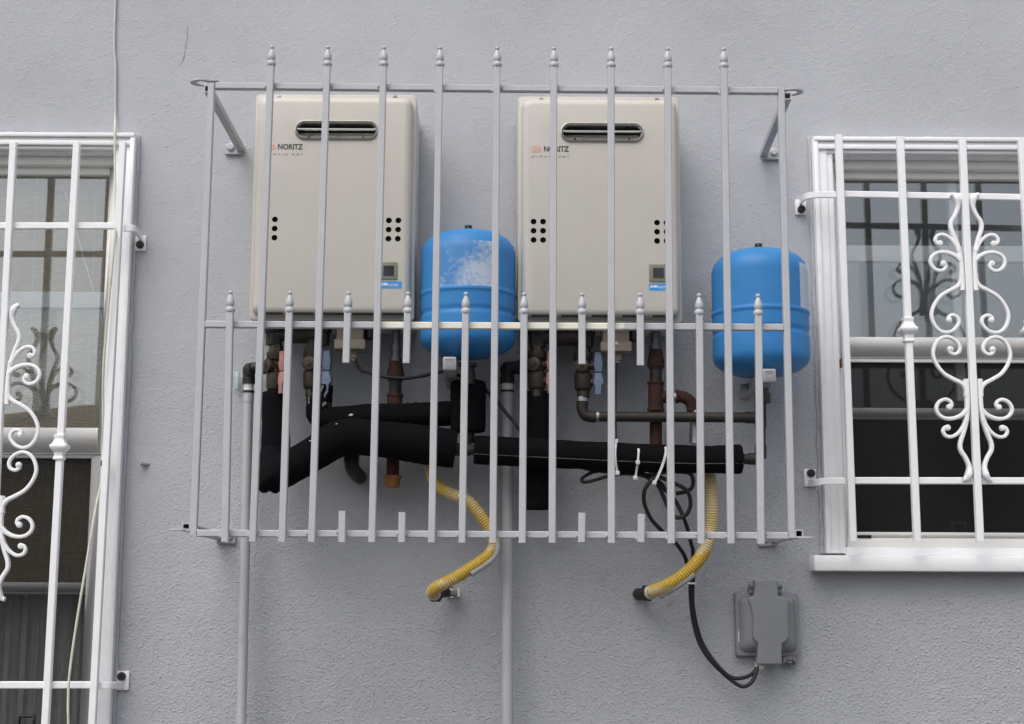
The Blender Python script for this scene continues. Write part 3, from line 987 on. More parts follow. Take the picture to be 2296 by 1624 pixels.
part('vent_backing', MB().prism(stadium(va.x + .007, vb.x - .007, vz, vh - .007), YF + .030, YF + .040), M['dark_hole'], vo)
for xx in (475, 840):
    c = HP(xx, 346)
    part('screw', MB().lathe([(.003, 0), (.003, .002), (.0001, .0026)], (c.x, YF - .0052, c.z), (0, -1, 0), 8), M['bronze'], vo)
# screws on the top flange
for xx in (244, 1028):
    c = PZ(ZH2, xx, 72, -.226)
    part('screw', MB().lathe([(.0058, 0), (.0058, .002), (.0045, .004), (.0015, .0045), (.0001, .003)], (c.x, -.2245, c.z), (0, -1, 0), 12), M['zinc'], heater)
# bottom slots under the cover
for k in range(5):
    a, b = hx0 + .035 + k * .082, hx0 + .095 + k * .082
    part('bottom_slot', MB().prism([(x, z) for x, z in rpoly(a, b, cz0 + .0012, cz0 + .0058, .0022, 3)], YF + .0035 + .001, YF + .02), M['dark_hole'], heater)
# lettering and logo
ys = YF - .0004
lz = HP(300, 428).z
tx0, tx1 = HP(262, 412).x, HP(433, 412).x
th = (HP(300, 394) - HP(300, 429)).z
tm = text_mesh('NORITZ', th / .70, M['print_dark'], (0, 0, 0), .0006, .98)
wtx = max(v.co.x for v in tm.vertices)
tm.transform(Matrix.Diagonal(((tx1 - tx0) / wtx, 1, 1, 1))); tm.transform(Matrix.Translation(Vector((tx0, ys, lz)) - ORG[heater.name]))
link('lettering', tm, heater)
sx0, sx1 = HP(180, 462).x, HP(434, 462).x
th2 = (HP(300, 456) - HP(300, 468)).z
tm = text_mesh('ALWAYS HOT', th2 / .70, M['print_grey'], (0, 0, 0), .00012, 1.75)
wtx = max(v.co.x for v in tm.vertices)
tm.transform(Matrix.Diagonal(((sx1 - sx0) / wtx, 1, 1, 1))); tm.transform(Matrix.Translation(Vector((sx0, ys, HP(300, 468).z)) - ORG[heater.name]))
link('slogan', tm, heater)
a, b = HP(180, 435), HP(247, 391)
lw, lh = b.x - a.x, b.z - a.z
lg = MB(); rad = lh * .27
poly = []
cxm, czm = (a.x + b.x) / 2, (a.z + b.z) / 2
for k in range(72):
    t_ = 2 * math.pi * k / 72
    w_ = 1 + .07 * math.cos(8 * t_)
    e = 4
    ca, sa = math.cos(t_), math.sin(t_)
    rr = (abs(ca) ** e + abs(sa) ** e) ** (-1 / e)
    poly.append((cxm + ca * rr * w_ * lw * .47, czm + sa * rr * w_ * lh * .47))
lgo = part('logo', MB().prism(poly, YF - .0005, YF - .0001), M['logo_pink'], heater)
tm = text_mesh('N', lh * .62 / .70, M['heater_beige'], (0, 0, 0), .0007)
tm.transform(Matrix.Translation(Vector((a.x + lw * .14, YF - .0008, czm - lh * .31)) - ORG[heater.name]))
link('logo_letter', tm, lgo)
# display and certificate sticker
a, b = HP(977, 1311), HP(1097, 1194)
bz = part('display', MB().prism(rpoly(a.x, b.x, a.z, b.z, .003), YF - .003, YF + .001), M['bezel'], heater, 0.0008)
c, d = HP(1003, 1287), HP(1074, 1218)
part('display_screen', MB().box(c.x, d.x, YF - .0037, YF - .0028, c.z, d.z), M['screen_glass'], bz)
a, b = HP(975, 1371), HP(1130, 1323)
stk = part('sticker', MB().prism(rpoly(a.x, b.x, a.z, b.z, .004), YF - .0004, YF - .0001), M['sticker_blue'], heater)
tm = text_mesh('AHRI', .0095, M['sticker_white'], (0, 0, 0), .0006); tm.transform(Matrix.Translation(Vector((a.x + .003, YF - .0007, a.z + .0085)) - ORG[heater.name])); link('sticker_lettering', tm, stk)
tm = text_mesh('CERTIFIED', .0072, M['sticker_white'], (0, 0, 0), .0001); tm.transform(Matrix.Diagonal((.82, 1, 1, 1))); tm.transform(Matrix.Translation(Vector((a.x + .0262, YF - .0007, a.z + .0078)) - ORG[heater.name])); link('sticker_lettering', tm, stk)
tm = text_mesh('www.ahridirectory.org', .0034, M['sticker_white'], (0, 0, 0)); tm.transform(Matrix.Diagonal((.82, 1, 1, 1))); tm.transform(Matrix.Translation(Vector((a.x + .0262, YF - .0007, a.z + .0038)) - ORG[heater.name])); link('sticker_lettering', tm, stk)
# underside fittings: water manifold, sockets and the wiring box
YV = -.145
pm0, pm1 = PZ(Z7, 340, 185, YV), PZ(Z7, 800, 185, YV)
part('water_manifold', MB().tube([pm0, pm0 + (pm1 - pm0) * .42, pm0 + (pm1 - pm0) * .43, pm1], [.019, .019, .024, .024], 14), M['black_iron'], heater)
for xx, r_ in ((385, .022), (790, .024)):
    c = PZ(Z7, xx, 185, YV)
    part('socket', MB().lathe([(r_ * 1.25, .0), (r_ * 1.25, -.02), (r_, -.022), (r_, -.055)], (c.x, YV, hz0), (0, 0, 1), 8), M['black_iron'], heater)
a, b = PZ(Z7, 930, 220, -.19), PZ(Z7, 1197, 305, -.19)
wbx = part('wiring_box', MB().box(a.x, b.x, -.19, -.11, b.z, a.z), M['box_tan'], heater, 0.003)
part('box_collar', MB().box(a.x + .006, b.x - .006, -.184, -.115, a.z - .001, hz0 - .0005), M['box_tan'], wbx, 0.002)
c = PZ(Z7, 1063, 245, -.19)
part('screw', MB().lathe([(.006, 0), (.006, .002), (.0001, .003)], (c.x, -.190, c.z), (0, -1, 0), 10), M['zinc'], wbx)
c = PZ(Z7, 1075, 340, -.15)
part('cable_gland', MB().lathe([(.013, .0), (.013, -.02), (.008, -.022), (.008, -.028)], (c.x, -.15, b.z), (0, 0, 1), 12), M['box_tan'], wbx)
c = PZ(Z7, 1215, 185, -.15)
part('black_cap', MB().lathe([(.016, 0), (.016, -.036), (.012, -.04), (.0001, -.04)], (c.x, -.15, hz0), (0, 0, 1), 12), M['bolt_black'], heater)

h2 = copy_tree(heater)
h2['label'] = 'beige tankless water heater hung above the elbowed black foam pipe'
dl = P(741, 719, -.225) - P(1343, 724, -.225)
h2.location = heater.location + Vector((dl.x, 0, dl.z))

# ------------------------------------------------------------------ expansion tanks
YT = -.20
r0 = 107.5 * SC(1050, 650, YT)
tz = P(1050, 556, YT)
tank = thing('expansion_tank', 'blue expansion tank between the two water heaters with worn white label patch facing out', 'tank', (tz.x, YT, tz.z), 'blue expansion tanks')
prof = [(.0001, .046), (.03, .0455), (.06, .042), (.09, .033), (.112, .019), (.125, .002), (.131, -.018), (.1315, -.030), (.1315, -.132), (.1315, -.137), (.1332, -.140), (.1342, -.144), (.1332, -.148), (.1315, -.151), (.1315, -.155), (.1315, -.185), (.1315, -.190), (.1295, -.196), (.1282, -.201), (.1295, -.206), (.1317, -.211), (.1320, -.216), (.1322, -.240), (.1322, -.262), (.131, -.274), (.124, -.288), (.105, -.303), (.07, -.316), (.03, -.322), (.016, -.323)]
kk = r0 / .1325
sh = MB().lathe([(r * kk, h * kk * .965) for r, h in prof][::-1], tank.location, n=64)
part('shell', sh, M['tank_blue'], tank, angle=60)
part('air_valve_cap', MB().lathe([(.010, .044), (.0105, .060), (.009, .063), (.0001, .063)], tank.location, n=12), M['bolt_black'], tank)
part('nipple', MB().lathe([(.024, -.322), (.024, -.332), (.018, -.334), (.018, -.352), (.022, -.353), (.022, -.380)], tank.location, n=12), M['bronze'], tank)
t2 = copy_tree(tank)
tp = P(1702, 597, YT)
t2.location = (tp.x, YT, tp.z)
for ch_ in kids(t2):
    if ch_.name.startswith('shell'):
        ch_.data = ch_.data.copy(); ch_.data.materials[0] = M['tank_blue_side']
t2['label'] = 'blue expansion tank beside the white window trim with label patch turned sideways'

# ------------------------------------------------------------------ strut brackets below the tanks
def strut(cap_xy, label):
    c = P(*cap_xy, -.345)
    s = .0355
    st = thing('strut_bracket', label, 'bracket', c, 'slotted channel brackets under the tanks')
    mb = MB()
    x0, x1, z0, z1 = c.x - s / 2, c.x + s / 2, c.z - s / 2, c.z + s / 2
    mb.box(x0 + .002, x1 - .002, -.33, -.001, z0 + .002, z1 - .002)
    me = mb.mesh('channel', M['pipe_grey'])
    cu = MB()
    for k in range(7):
        y = -.305 + k * .044
        cu.prism([(0, 0)] * 3, 0, 0) if False else None
        cu.box(c.x - .006, c.x + .006, y - .011, y + .011, z0 - .01, z0 + .012)
        cu.box(x1 - .012, x1 + .01, y - .009, y + .009, c.z - .005, c.z + .005)
        cu.box(x0 - .01, x0 + .012, y - .009, y + .009, c.z - .005, c.z + .005)
    me = cut(me, cu)
    me.transform(Matrix.Translation(-ORG[st.name]))
    link('channel', me, st)
    cap = part('end_cap', MB().box(x0, x1, -.347, -.326, z0, z1), M['pipe_grey'], st, 0.004)
    fr = MB()
    for q in (.012, .007):
        frame4(fr, c.x - q, c.x + q, c.z - q, c.z + q, .0016, -.3485, -.3465)
    part('moulded_mark', fr, M['pipe_grey'], cap)
    b = Vector((x0, -.13, c.z))
    part('bolt', MB().lathe([(.011, 0), (.011, .004), (.007, .004), (.007, .020), (.0001, .020)], b, (-1, 0, 0), 6), M['zinc'], st)
    return st


strut((1008, 815), 'short grey slotted channel bracket between the two water heaters')
strut((1725, 842), 'short grey slotted channel bracket below the tank beside the window trim')

# ------------------------------------------------------------------ isolation valves
def make_valve(colour, label, origin, rot, cap_on=True):
    v = thing('isolation_valve', label, 'valve', origin, 'bronze valves under the water heaters')
    o = Vector(origin)
    u = .2615 * SC(1300, 850, YV) * 1.0        # one zoom pixel in metres
    # lengths below are zoom pixels; origin = centre of the drain cap
    part('union_nut', MB().lathe([(80 * u, 55 * u), (84 * u, 60 * u), (84 * u, 122 * u), (70 * u, 128 * u), (60 * u, 185 * u), (52 * u, 190 * u), (52 * u, 262 * u)], o, n=8), M['bronze'], v)
    part('body', MB().lathe([(55 * u, 60 * u), (60 * u, 20 * u), (60 * u, -50 * u), (76 * u, -62 * u), (76 * u, -180 * u), (66 * u, -205 * u), (54 * u, -212 * u), (54 * u, -270 * u), (46 * u, -275 * u), (46 * u, -300 * u)], o, n=18), M['bronze'], v)
    cp = part('drain_cap', MB().lathe([(58 * u, 40 * u), (62 * u, 78 * u), (62 * u, 92 * u), (52 * u, 98 * u), (22 * u, 98 * u), (20 * u, 108 * u), (.0001, 110 * u)], o + Vector((0, 0, 2 * u)), (0, -1, 0), 22), M['bronze'], v)
    part('cap_strap', MB().bar(o + Vector((0, -104 * u, 4 * u)), o + Vector((78 * u, -60 * u, -14 * u)), 16 * u, 6 * u, (0, 0, 1), .0005), M['bolt_black'], cp)
    for zc, s in ((5, 1), (-135, -1)):
        c = o + Vector((0, 0, zc * u))
        part('stem', MB().lathe([(34 * u, 50 * u), (34 * u, 92 * u), (22 * u, 94 * u), (22 * u, 120 * u)], c, (1, 0, 0), 10), M['bronze'], v)
        mb = MB()
        if s > 0: poly = [(100, -22), (112, -55), (165, -58), (172, 10), (160, 112), (106, 112), (104, 30), (92, 22)]
        else: poly = [(96, 24), (104, 72), (160, 76), (166, 44), (178, 20), (178, -22), (160, -36), (154, -112), (106, -112), (108, -40), (92, -26)]
        mb.loft([[(c.x + a_ * u, c.y + y_ * u, c.z + b_ * u) for a_, b_ in poly] for y_ in (-30, 30)])
        h = part('handle', mb, M[colour], v, .0012)
        part('handle_screw', MB().lathe([(14 * u, 140 * u), (14 * u, 152 * u), (.0001, 154 * u)], c, (1, 0, 0), 8), M['zinc'], h)
    v.rotation_euler = (0, 0, R(rot))
    return v


make_valve('handle_blue', 'bronze valve with blue handles feeding the bare brown pipe', PZ(Z7, 778, 440, YV), -12)
make_valve('handle_pink', 'bronze valve with pink handles on the upright foam pipe between two grey pipes', PZ(Z7, 382, 430, YV), -22)
make_valve('handle_blue', 'bronze valve with blue handles above the tape wrapped pipe', PZ(Z5, 728, 425, YV), -12)
make_valve('handle_pink', 'bronze valve with pink handles beside the black elbow with green clip', PZ(Z5, 415, 440, YV), -52)

# ------------------------------------------------------------------ drain pipes
def drain_pipe(xa, ya, xb, yb, label, clip, rp=10.8):
    Y = -.075
    a, b = P(xa, ya, Y), P(xb, yb, Y)
    d = (b - a).normalized()
    bot = a + d * ((a.z - 0.0) / -d.z)
    r = rp * SC(xa, 1000, Y)
    dp = thing('drain_pipe', label, 'pipe', bot, 'grey drain pipes down the wall')
    part('pipe', MB().tube([a + d * .004, bot], r, 18), M['pipe_grey'], dp)
    part('coupling', MB().tube([a + d * .000, a + d * .032], r * 1.10, 18), M['pipe_grey'], dp)
    part('thread_tape', MB().tube([a - d * .022, a - d * .012, a - d * .0119, a - d * .001], [r * 1.05, r * 1.05, r * 1.02, r * 1.02], 18), M['tape_white'], dp)
    part('lock_ring', MB().tube([a - d * .001, a + d * .005], r * 1.22, 18), M['bolt_black'], dp)
    e = a - d * .022
    el = MB()
    el.tube([e + d * .002, e - d * .016], r * 1.35, 16)
    cen = e - d * .040
    el.tube(smooth([e - d * .014, e - d * .028, cen, cen + Vector((.03, 0, .004)), cen + Vector((.04, 0, .004))], 4), r * 1.25, 16)
    el.sphere(cen, r * 1.3)
    el.tube([cen + Vector((.028, 0, .004)), cen + Vector((.046, -.004, .004))], r * 1.42, 16)
    ebo = part('elbow', el, M['rubber'], dp)
    rb = MB()
    rb.box(cen.x - .006, cen.x + .006, cen.y - r * 1.45, cen.y + r, cen.z - .022, cen.z + .014)
    part('rib', rb, M['rubber'], ebo, .002)
    # outlet run to the relief valve
    q = cen + Vector((.046, -.004, .004))
    part('outlet_run', MB().tube([q, q + Vector((.02, -.012, .003)), q + Vector((.0201, -.012, .003)), q + Vector((.052, -.03, .006))], [r * 1.15, r * 1.15, r * 1.45, r * 1.45], 14), M['black_iron'], dp)
    if clip:
        c = PZ(Z5, 82, 560, -.02)
        cl = MB().box(c.x - .0062, c.x + .0062, -.022, -.016, c.z - .026, c.z + .026)
        part('pipe_clip', cl, M['mint'], dp, .002)


drain_pipe(557.5, 877, 541, 1624, 'grey drain pipe below the black elbow with green clip', True)
drain_pipe(1137.5, 876, 1138, 1624, 'grey drain pipe passing behind the horizontal foam pipe', False, 12.3)

# ------------------------------------------------------------------ foam insulated pipes
def foam(name, pts, r, label, loc, sm=6, ends=(1, 1), grow=0.0, group='black foam insulated pipes'):
    pth = smooth(pts, sm) if len(pts) > 2 else [Vector(pts[0]), Vector(pts[1])]
    fine = []
    for i in range(len(pth) - 1):
        m_ = max(1, int((pth[i + 1] - pth[i]).length / .008))
        fine += [pth[i].lerp(pth[i + 1], k / m_) for k in range(m_)]
    pth = fine + [pth[-1]]
    n = len(pth)
    raw = [random.uniform(-1, 1) for _ in range(n + 8)]
    rs = []
    for k in range(n):
        slow = sum(raw[k:k + 8]) / 8
        rs.append(r * (1 + slow * .075 + raw[k + 4] * .012) * (1 + grow * k / max(1, n - 1)))
    rs[0] *= .97; rs[-1] *= .97
    th = thing(name, label, 'pipe', loc, group)
    d0, d1 = (Vector(pth[1]) - Vector(pth[0])).normalized(), (Vector(pth[-1]) - Vector(pth[-2])).normalized()
    part('insulation', MB().tube(pth, rs, 22), M['foam'], th, .004)
    if ends[0]: part('pipe', MB().tube([Vector(pth[0]) - d0 * .03, Vector(pth[0]) + d0 * .01], r * .38, 12), M['black_iron'], th)
    if ends[1]: part('pipe', MB().tube([Vector(pth[-1]) - d1 * .01, Vector(pth[-1]) + d1 * .03], r * .38, 12), M['black_iron'], th)
    return th, pth


u6 = .2615 * SC(1000, 950, -.15)
# upright piece with elbow, rising diagonal and long run to the right
foam('insulated_pipe', [PZ(Z5, 418, 655, -.135), PZ(Z5, 415, 1250, -.135)], 122 * u6, 'upright black foam pipe rising from the rounded foam elbow', PZ(Z5, 415, 1250, -.135), ends=(1, 0))
el, pe = foam('insulated_pipe', [PZ(Z5, 350, 1405, -.19), PZ(Z5, 400, 1375, -.195), PZ(Z5, 560, 1290, -.20), PZ(Z5, 760, 1175, -.195), PZ(Z5, 900, 1085, -.195), PZ(Z5, 1020, 1040, -.195), PZ(Z6, -20, 1045, -.195), PZ(Z6, 250, 1075, -.19), PZ(Z6, 520, 1112, -.185), PZ(Z6, 765, 1146, -.18)], 146 * u6, 'thick black foam pipe climbing diagonally from the elbow then running level', PZ(Z5, 360, 1500, -.20), ends=(0, 1), grow=.13)
part('elbow_cap', MB().tube(smooth([PZ(Z5, 405, 1180, -.145), PZ(Z5, 385, 1290, -.165), PZ(Z5, 372, 1360, -.185), PZ(Z5, 376, 1400, -.20), PZ(Z5, 395, 1428, -.205), PZ(Z5, 410, 1440, -.205)], 4), [118 * u6, 122 * u6, 128 * u6, 132 * u6, 136 * u6] + [138 * u6] * 8 + [136 * u6] * 3 + [128 * u6, 112 * u6, 85 * u6, 50 * u6, .0005], 22), M['foam'], el)
for x, y, sx in ((1060, 852, 1.0), (937, 930, .45), (712, 1075, .5)):
    c = PZ(Z5, x, y, -.235 if y > 900 else -.19)
    q = [(-20, -4), (-6, -8), (2, -12), (12, -2), (20, -6), (18, 6), (4, 8), (-8, 4)]
    part('paint_chip', MB().prism([(c.x + a_ * u6 * sx, c.z + b_ * u6 * sx) for a_, b_ in q], c.y - .004, c.y), M['tape_white'], el)
st = thing('drain_stub', 'short dark plastic elbow stub leaving the wall under the thick foam pipe', 'pipe fitting', PZ(Z5, 1130, 1385, -.03))
part('elbow', MB().tube(smooth([PZ(Z5, 1065, 1130, -.12), PZ(Z5, 1065, 1260, -.12), PZ(Z5, 1075, 1310, -.11), PZ(Z5, 1110, 1365, -.06), PZ(Z5, 1135, 1385, .0)], 5), 62 * u6, 16), M['rubber'], st)
part('collar', MB().tube([PZ(Z5, 1065, 1180, -.12), PZ(Z5, 1065, 1255, -.12)], 68 * u6, 16), M['rubber'], st)
foam('insulated_pipe', [PZ(Z5, 800, 600, -.135), PZ(Z5, 790, 760, -.135), PZ(Z5, 790, 850, -.138), PZ(Z5, 880, 890, -.14), PZ(Z6, 0, 868, -.14), PZ(Z6, 350, 858, -.14), PZ(Z6, 740, 838, -.14)], 108 * u6, 'slim black foam pipe under the tape wrapped valve', PZ(Z5, 790, 850, -.135))
tw = thing('tape_wrap', 'grey tape with white printed marks wrapped round the pipe below a blue handled valve', 'tape', PZ(Z5, 795, 700, -.135))
part('wrap', MB().tube([PZ(Z5, 793, 600, -.135), PZ(Z5, 792, 700, -.135), PZ(Z5, 790, 815, -.135)], [104 * u6, 110 * u6, 110 * u6], 22), M['rubber'], tw)
for x, y, rot in ((712, 735, 78), (822, 640, 60), (850, 690, 55), (838, 775, 35)):
    c = PZ(Z5, x, y, -.135)
    off = (x - 792) / 108
    yy = -.135 - 112 * u6 * math.sqrt(max(.05, 1 - off * off))
    mk = MB()
    for k in range(5):
        a_ = k * 22 * u6 - 44 * u6
        ca, sa = math.cos(R(rot)), math.sin(R(rot))
        w_, h_ = 4 * u6, (14 if k % 2 else 9) * u6
        q = [(-w_, -h_), (w_, -h_), (w_, h_), (-w_, h_)]
        mk.prism([(c.x + (a_ * .6 + p_) * ca * .7 - r_ * sa * .7, c.z + (a_ * .6 + p_) * sa + r_ * ca) for p_, r_ in q], yy - .001, yy - .0004)
    part('printed_mark', mk, M['print_pale'], tw)
foam('insulated_pipe', [PZ(Z6, 876, 565, -.165), PZ(Z6, 874, 1000, -.165)], 152 * u6, 'short upright black foam sleeve below the tank between the heaters', PZ(Z6, 874, 1000, -.165))
foam('insulated_pipe', [PZ(Z7, 390, 655, -.12), P(1204, 1143, -.12)], 128 * u6, 'upright black foam pipe passing behind the long horizontal foam run', P(1204, 1143, -.12), ends=(1, 0))
hor, ph = foam('insulated_pipe', [PZ(Z6, 925, 1152, -.19), PZ(Z7, 300, 1175, -.19), PZ(Z7, 900, 1205, -.19), PZ(Z8, 300, 1225, -.19), PZ(Z8, 700, 1235, -.19), PZ(Z8, 1055, 1232, -.19)], 120 * u6, 'long level black foam pipe tied with white cable ties', PZ(Z7, 900, 1205, -.19))
seam = [p + Vector((0, -112 * u6, -45 * u6)) for p in ph]
part('seam', MB().tube(seam, .0012, 6), M['foam_seam'], hor)
# metal nipple joining the two foam runs
c0, c1 = PZ(Z6, 770, 1148, -.183), PZ(Z6, 935, 1152, -.19)
solo('pipe_union', MB().tube([c0, c0.lerp(c1, .3), c0.lerp(c1, .31), c0.lerp(c1, .75), c0.lerp(c1, .76), c1], [.014, .014, .017, .017, .0145, .0145], 14), M['black_iron'], 'dark metal pipe union between the two black foam runs', 'pipe fitting', c0)

# ------------------------------------------------------------------ bare brown water pipe to the tank beside the window
YP = -.145
bp_ = thing('water_pipe', 'bare dark brown water pipe running level to the tank beside the window trim', 'pipe', PZ(Z7, 770, 880, YP))
pr = 44 * u6
e0 = PZ(Z7, 772, 740, YP)
part('elbow', MB().tube(smooth([e0, PZ(Z7, 772, 800, YP), PZ(Z7, 795, 850, YP), PZ(Z7, 845, 868, YP), PZ(Z7, 885, 868, YP)], 5), pr * 1.15, 16), M['black_iron'], bp_)
part('solder_ring', MB().tube([PZ(Z7, 888, 868, YP), PZ(Z7, 912, 868, YP)], pr * 1.18, 16), M['zinc'], bp_)
part('solder_ring', MB().tube([PZ(Z7, 773, 700, YP), PZ(Z7, 772, 738, YP)], pr * 1.22, 16), M['zinc'], bp_)
part('pipe', MB().tube([PZ(Z7, 905, 868, YP), PZ(Z8, 1090, 875, -.185)], pr, 16), M['black_iron'], bp_)
vx = 1218
part('tee', MB().tube([PZ(Z8, 1085, 875, -.185), PZ(Z8, 1200, 876, -.19)], pr * 1.15, 16), M['black_iron'], bp_)
riser = MB().tube([PZ(Z8, vx, 640, -.20), PZ(Z8, vx - 2, 760, -.20), PZ(Z8, vx - 2, 762, -.20), PZ(Z8, vx, 960, -.195), PZ(Z8, vx, 962, -.195), PZ(Z8, vx, 1110, -.19), PZ(Z8, vx, 1112, -.19), PZ(Z8, vx, 1225, -.19)], [pr, pr, pr * 1.14, pr * 1.14, pr * .95, pr * .95, pr * 1.14, pr * 1.14], 16)
part('riser', riser, M['black_iron'], bp_)
part('lower_branch', MB().tube([PZ(Z8, 1050, 1230, -.19), PZ(Z8, 1110, 1230, -.19), PZ(Z8, 1112, 1230, -.19), PZ(Z8, 1225, 1230, -.19)], [pr * .9, pr * .9, pr * 1.15, pr * 1.15], 16), M['black_iron'], bp_)

# ------------------------------------------------------------------ rusty gas pipes
YGP = -.125


def GZ(x, y, Y=YGP):
    return PZ(Z8, x, y, Y)


gas = thing('gas_pipe', 'rusty gas pipe with tee and elbow above the long tied foam run', 'pipe', GZ(320, 700), 'rusty gas pipes')
ug = .2615 * SC(1470, 850, YGP)


def vt(ys, rs, n=16, x=320):
    return MB().tube([GZ(x, y) for y in ys], [r * ug for r in rs], n)


part('shutoff', vt([10, 150, 151, 205, 206, 262, 264, 292], [36, 36, 48, 48, 42, 42, 56, 56], 12, 317), M['zinc_dark'], gas)
part('coupling', vt([294, 310, 340, 380, 400, 440, 442, 462], [52, 60, 62, 72, 74, 74, 66, 60]), M['rust'], gas)
part('pipe', vt([455, 575], [53, 53]), M['black_iron'], gas)
part('tee', vt([570, 590, 592, 790, 792, 820], [74, 74, 66, 66, 74, 74]), M['rust'], gas)
part('tee_branch', MB().tube([GZ(330, 700), GZ(420, 700), GZ(422, 700), GZ(445, 700)], [52 * ug, 52 * ug, 60 * ug, 60 * ug], 16), M['rust'], gas)
part('nipple', MB().tube([GZ(440, 700), GZ(500, 700)], 44 * ug, 14), M['zinc'], gas)
part('elbow', MB().tube(smooth([GZ(490, 695), GZ(515, 695), GZ(560, 702), GZ(612, 735), GZ(632, 785), GZ(634, 825)], 5), [60 * ug] * 6 + [52 * ug] * 20, 16), M['rust'], gas)
part('down_pipe', vt([815, 1150, 1152, 1290], [53, 53, 53, 53]), M['rust'], gas)
part('drip_cap', vt([1268, 1292, 1294, 1350, 1372], [74, 74, 66, 64, 48]), M['rust_bright'], gas)
gp2 = copy_tree(gas)
d_ = P(885.5, 884, YGP) - P(1470.5, 856.7, YGP)
gp2.location = gas.location + Vector((d_.x, 0, d_.z))
gp2['label'] = 'rusty gas pipe with orange end cap showing below the thick foam pipe'

# ------------------------------------------------------------------ yellow corrugated gas hoses
def hose(mat, pts, radius, label, loc):
    pth = smooth(pts, 8)
    L = [0.0]
    for i in range(1, len(pth)): L.append(L[-1] + (pth[i] - pth[i - 1]).length)
    pitch = .0068
    step = pitch / 5
    n = int(L[-1] / step)
    out, rs, gr_ = [], [], []
    j = 0
    for k in range(n):
        s = k * step
        while j < len(L) - 2 and L[j + 1] < s: j += 1
        t_ = (s - L[j]) / max(1e-9, L[j + 1] - L[j])
        out.append(pth[j].lerp(pth[j + 1], t_))
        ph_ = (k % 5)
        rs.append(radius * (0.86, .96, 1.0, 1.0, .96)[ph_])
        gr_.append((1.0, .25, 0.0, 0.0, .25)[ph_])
    mb = MB().tube(out, rs, 16)
    th = thing('gas_hose', label, 'hose', loc, 'yellow corrugated gas hoses')
    me = bpy.data.meshes.new('hose')
    me.from_pydata([tuple(Vector(p) - ORG[th.name]) for p in mb.v], [], mb.f)
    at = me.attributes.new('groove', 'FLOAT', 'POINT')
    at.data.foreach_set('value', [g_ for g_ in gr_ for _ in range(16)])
    me.polygons.foreach_set('use_smooth', [True] * len(me.polygons))
    me.materials.append(mat)
    link('corrugated_tube', me, th)
    return th, out


def nut(parent, p, ax, r, l, mat, name='nut', n=6):
    return part(name, MB().lathe([(r * .92, 0), (r, l * .15), (r, l * .85), (r * .92, l)], p, ax, n), mat, parent)


HZ = lambda x, y, Y: PZ(ZHOSE, x, y, Y)
he = P(876 + 178 * .0 + 89, 960, YGP)
ha_pts = [P(966, 925, YGP), P(966, 985, YGP), HZ(560, -110, -.122), HZ(585, 0, -.125), HZ(650, 85, -.13), HZ(745, 140, -.135), HZ(860, 188, -.14), HZ(965, 240, -.14), HZ(1050, 330, -.14), HZ(1125, 430, -.14), HZ(1190, 530, -.14), HZ(1230, 630, -.14), HZ(1232, 720, -.14), HZ(1180, 810, -.145), HZ(1095, 880, -.15), HZ(985, 950, -.155), HZ(870, 1025, -.16), HZ(760, 1085, -.16), HZ(660, 1135, -.155), HZ(590, 1180, -.14), HZ(570, 1220, -.115)]
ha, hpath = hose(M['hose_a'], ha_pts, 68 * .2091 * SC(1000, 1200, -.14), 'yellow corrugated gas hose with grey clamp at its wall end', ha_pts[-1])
k0, k1 = int(len(hpath) * .62), int(len(hpath) * .80)
part('exposed_lining', MB().tube([p + Vector((.0075, -.004, -.0095)) for p in hpath[k0:k1:6]], 0.0108, 12), M['grey_lining'], ha)
e = HZ(590, 1225, -.105)
nut(ha, e + Vector((0, -.006, 0)), (.28, 1, -.12), .0175, .012, M['cord_cream'], 'cream_ring', 16)
nut(ha, e + Vector((.002, .004, -.001)), (.28, 1, -.12), .0215, .022, M['black_iron'])
part('wall_stub', MB().tube([e + Vector((.006, .02, -.003)), Vector((e.x + .038, -.045, e.z + .006)), Vector((e.x + .044, .002, e.z + .006))], .013, 14), M['black_iron'], ha)
c = HZ(800, 1215, -.04)
part('clamp', MB().box(c.x - .016, c.x + .012, -.055, -.012, c.z - .006, c.z + .012), M['zinc'], ha, .002)
part('clamp_pin', MB().tube([HZ(858, 1165, -.05), HZ(858, 1255, -.05)], .0042, 10), M['tape_white'], ha)
part('clamp_bolt', MB().tube([HZ(745, 1265, -.045), HZ(800, 1262, -.045)], .005, 8), M['zinc'], ha)

OZ = lambda x, y, Y: PZ(ZO, x, y, Y)
hb_pts = [GZ(650, 1150, -.115), GZ(690, 1230, -.12), GZ(765, 1330, -.125), GZ(788, 1440, -.13), OZ(746, -60, -.135), OZ(750, 30, -.14), OZ(749, 110, -.14), OZ(742, 200, -.14), OZ(722, 290, -.145), OZ(685, 380, -.15), OZ(630, 460, -.155), OZ(565, 530, -.155), OZ(490, 590, -.15), OZ(410, 640, -.135), OZ(330, 675, -.11), OZ(262, 700, -.085)]
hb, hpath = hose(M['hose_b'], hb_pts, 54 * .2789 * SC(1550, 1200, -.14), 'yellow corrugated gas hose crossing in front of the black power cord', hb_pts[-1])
k0, k1 = int(len(hpath) * .72), int(len(hpath) * .92)
part('exposed_lining', MB().tube([p + Vector((.0080, -.004, -.0095)) for p in hpath[k0:k1:6]], 0.0105, 12), M['grey_lining'], hb)
e = OZ(250, 707, -.08)
ax = Vector((-.62, .75, -.12))
nut(hb, e - ax * .006, ax, .0185, .010, M['cord_cream'], 'cream_ring', 18)
nut(hb, e + ax * .003, ax, .0235, .015, M['black_iron'])
part('wall_stub', MB().tube([e + ax * .012, e + ax * .03, Vector((e.x - .022, .002, e.z - .004))], .0165, 14), M['black_iron'], hb)
c = OZ(400, 705, -.04)
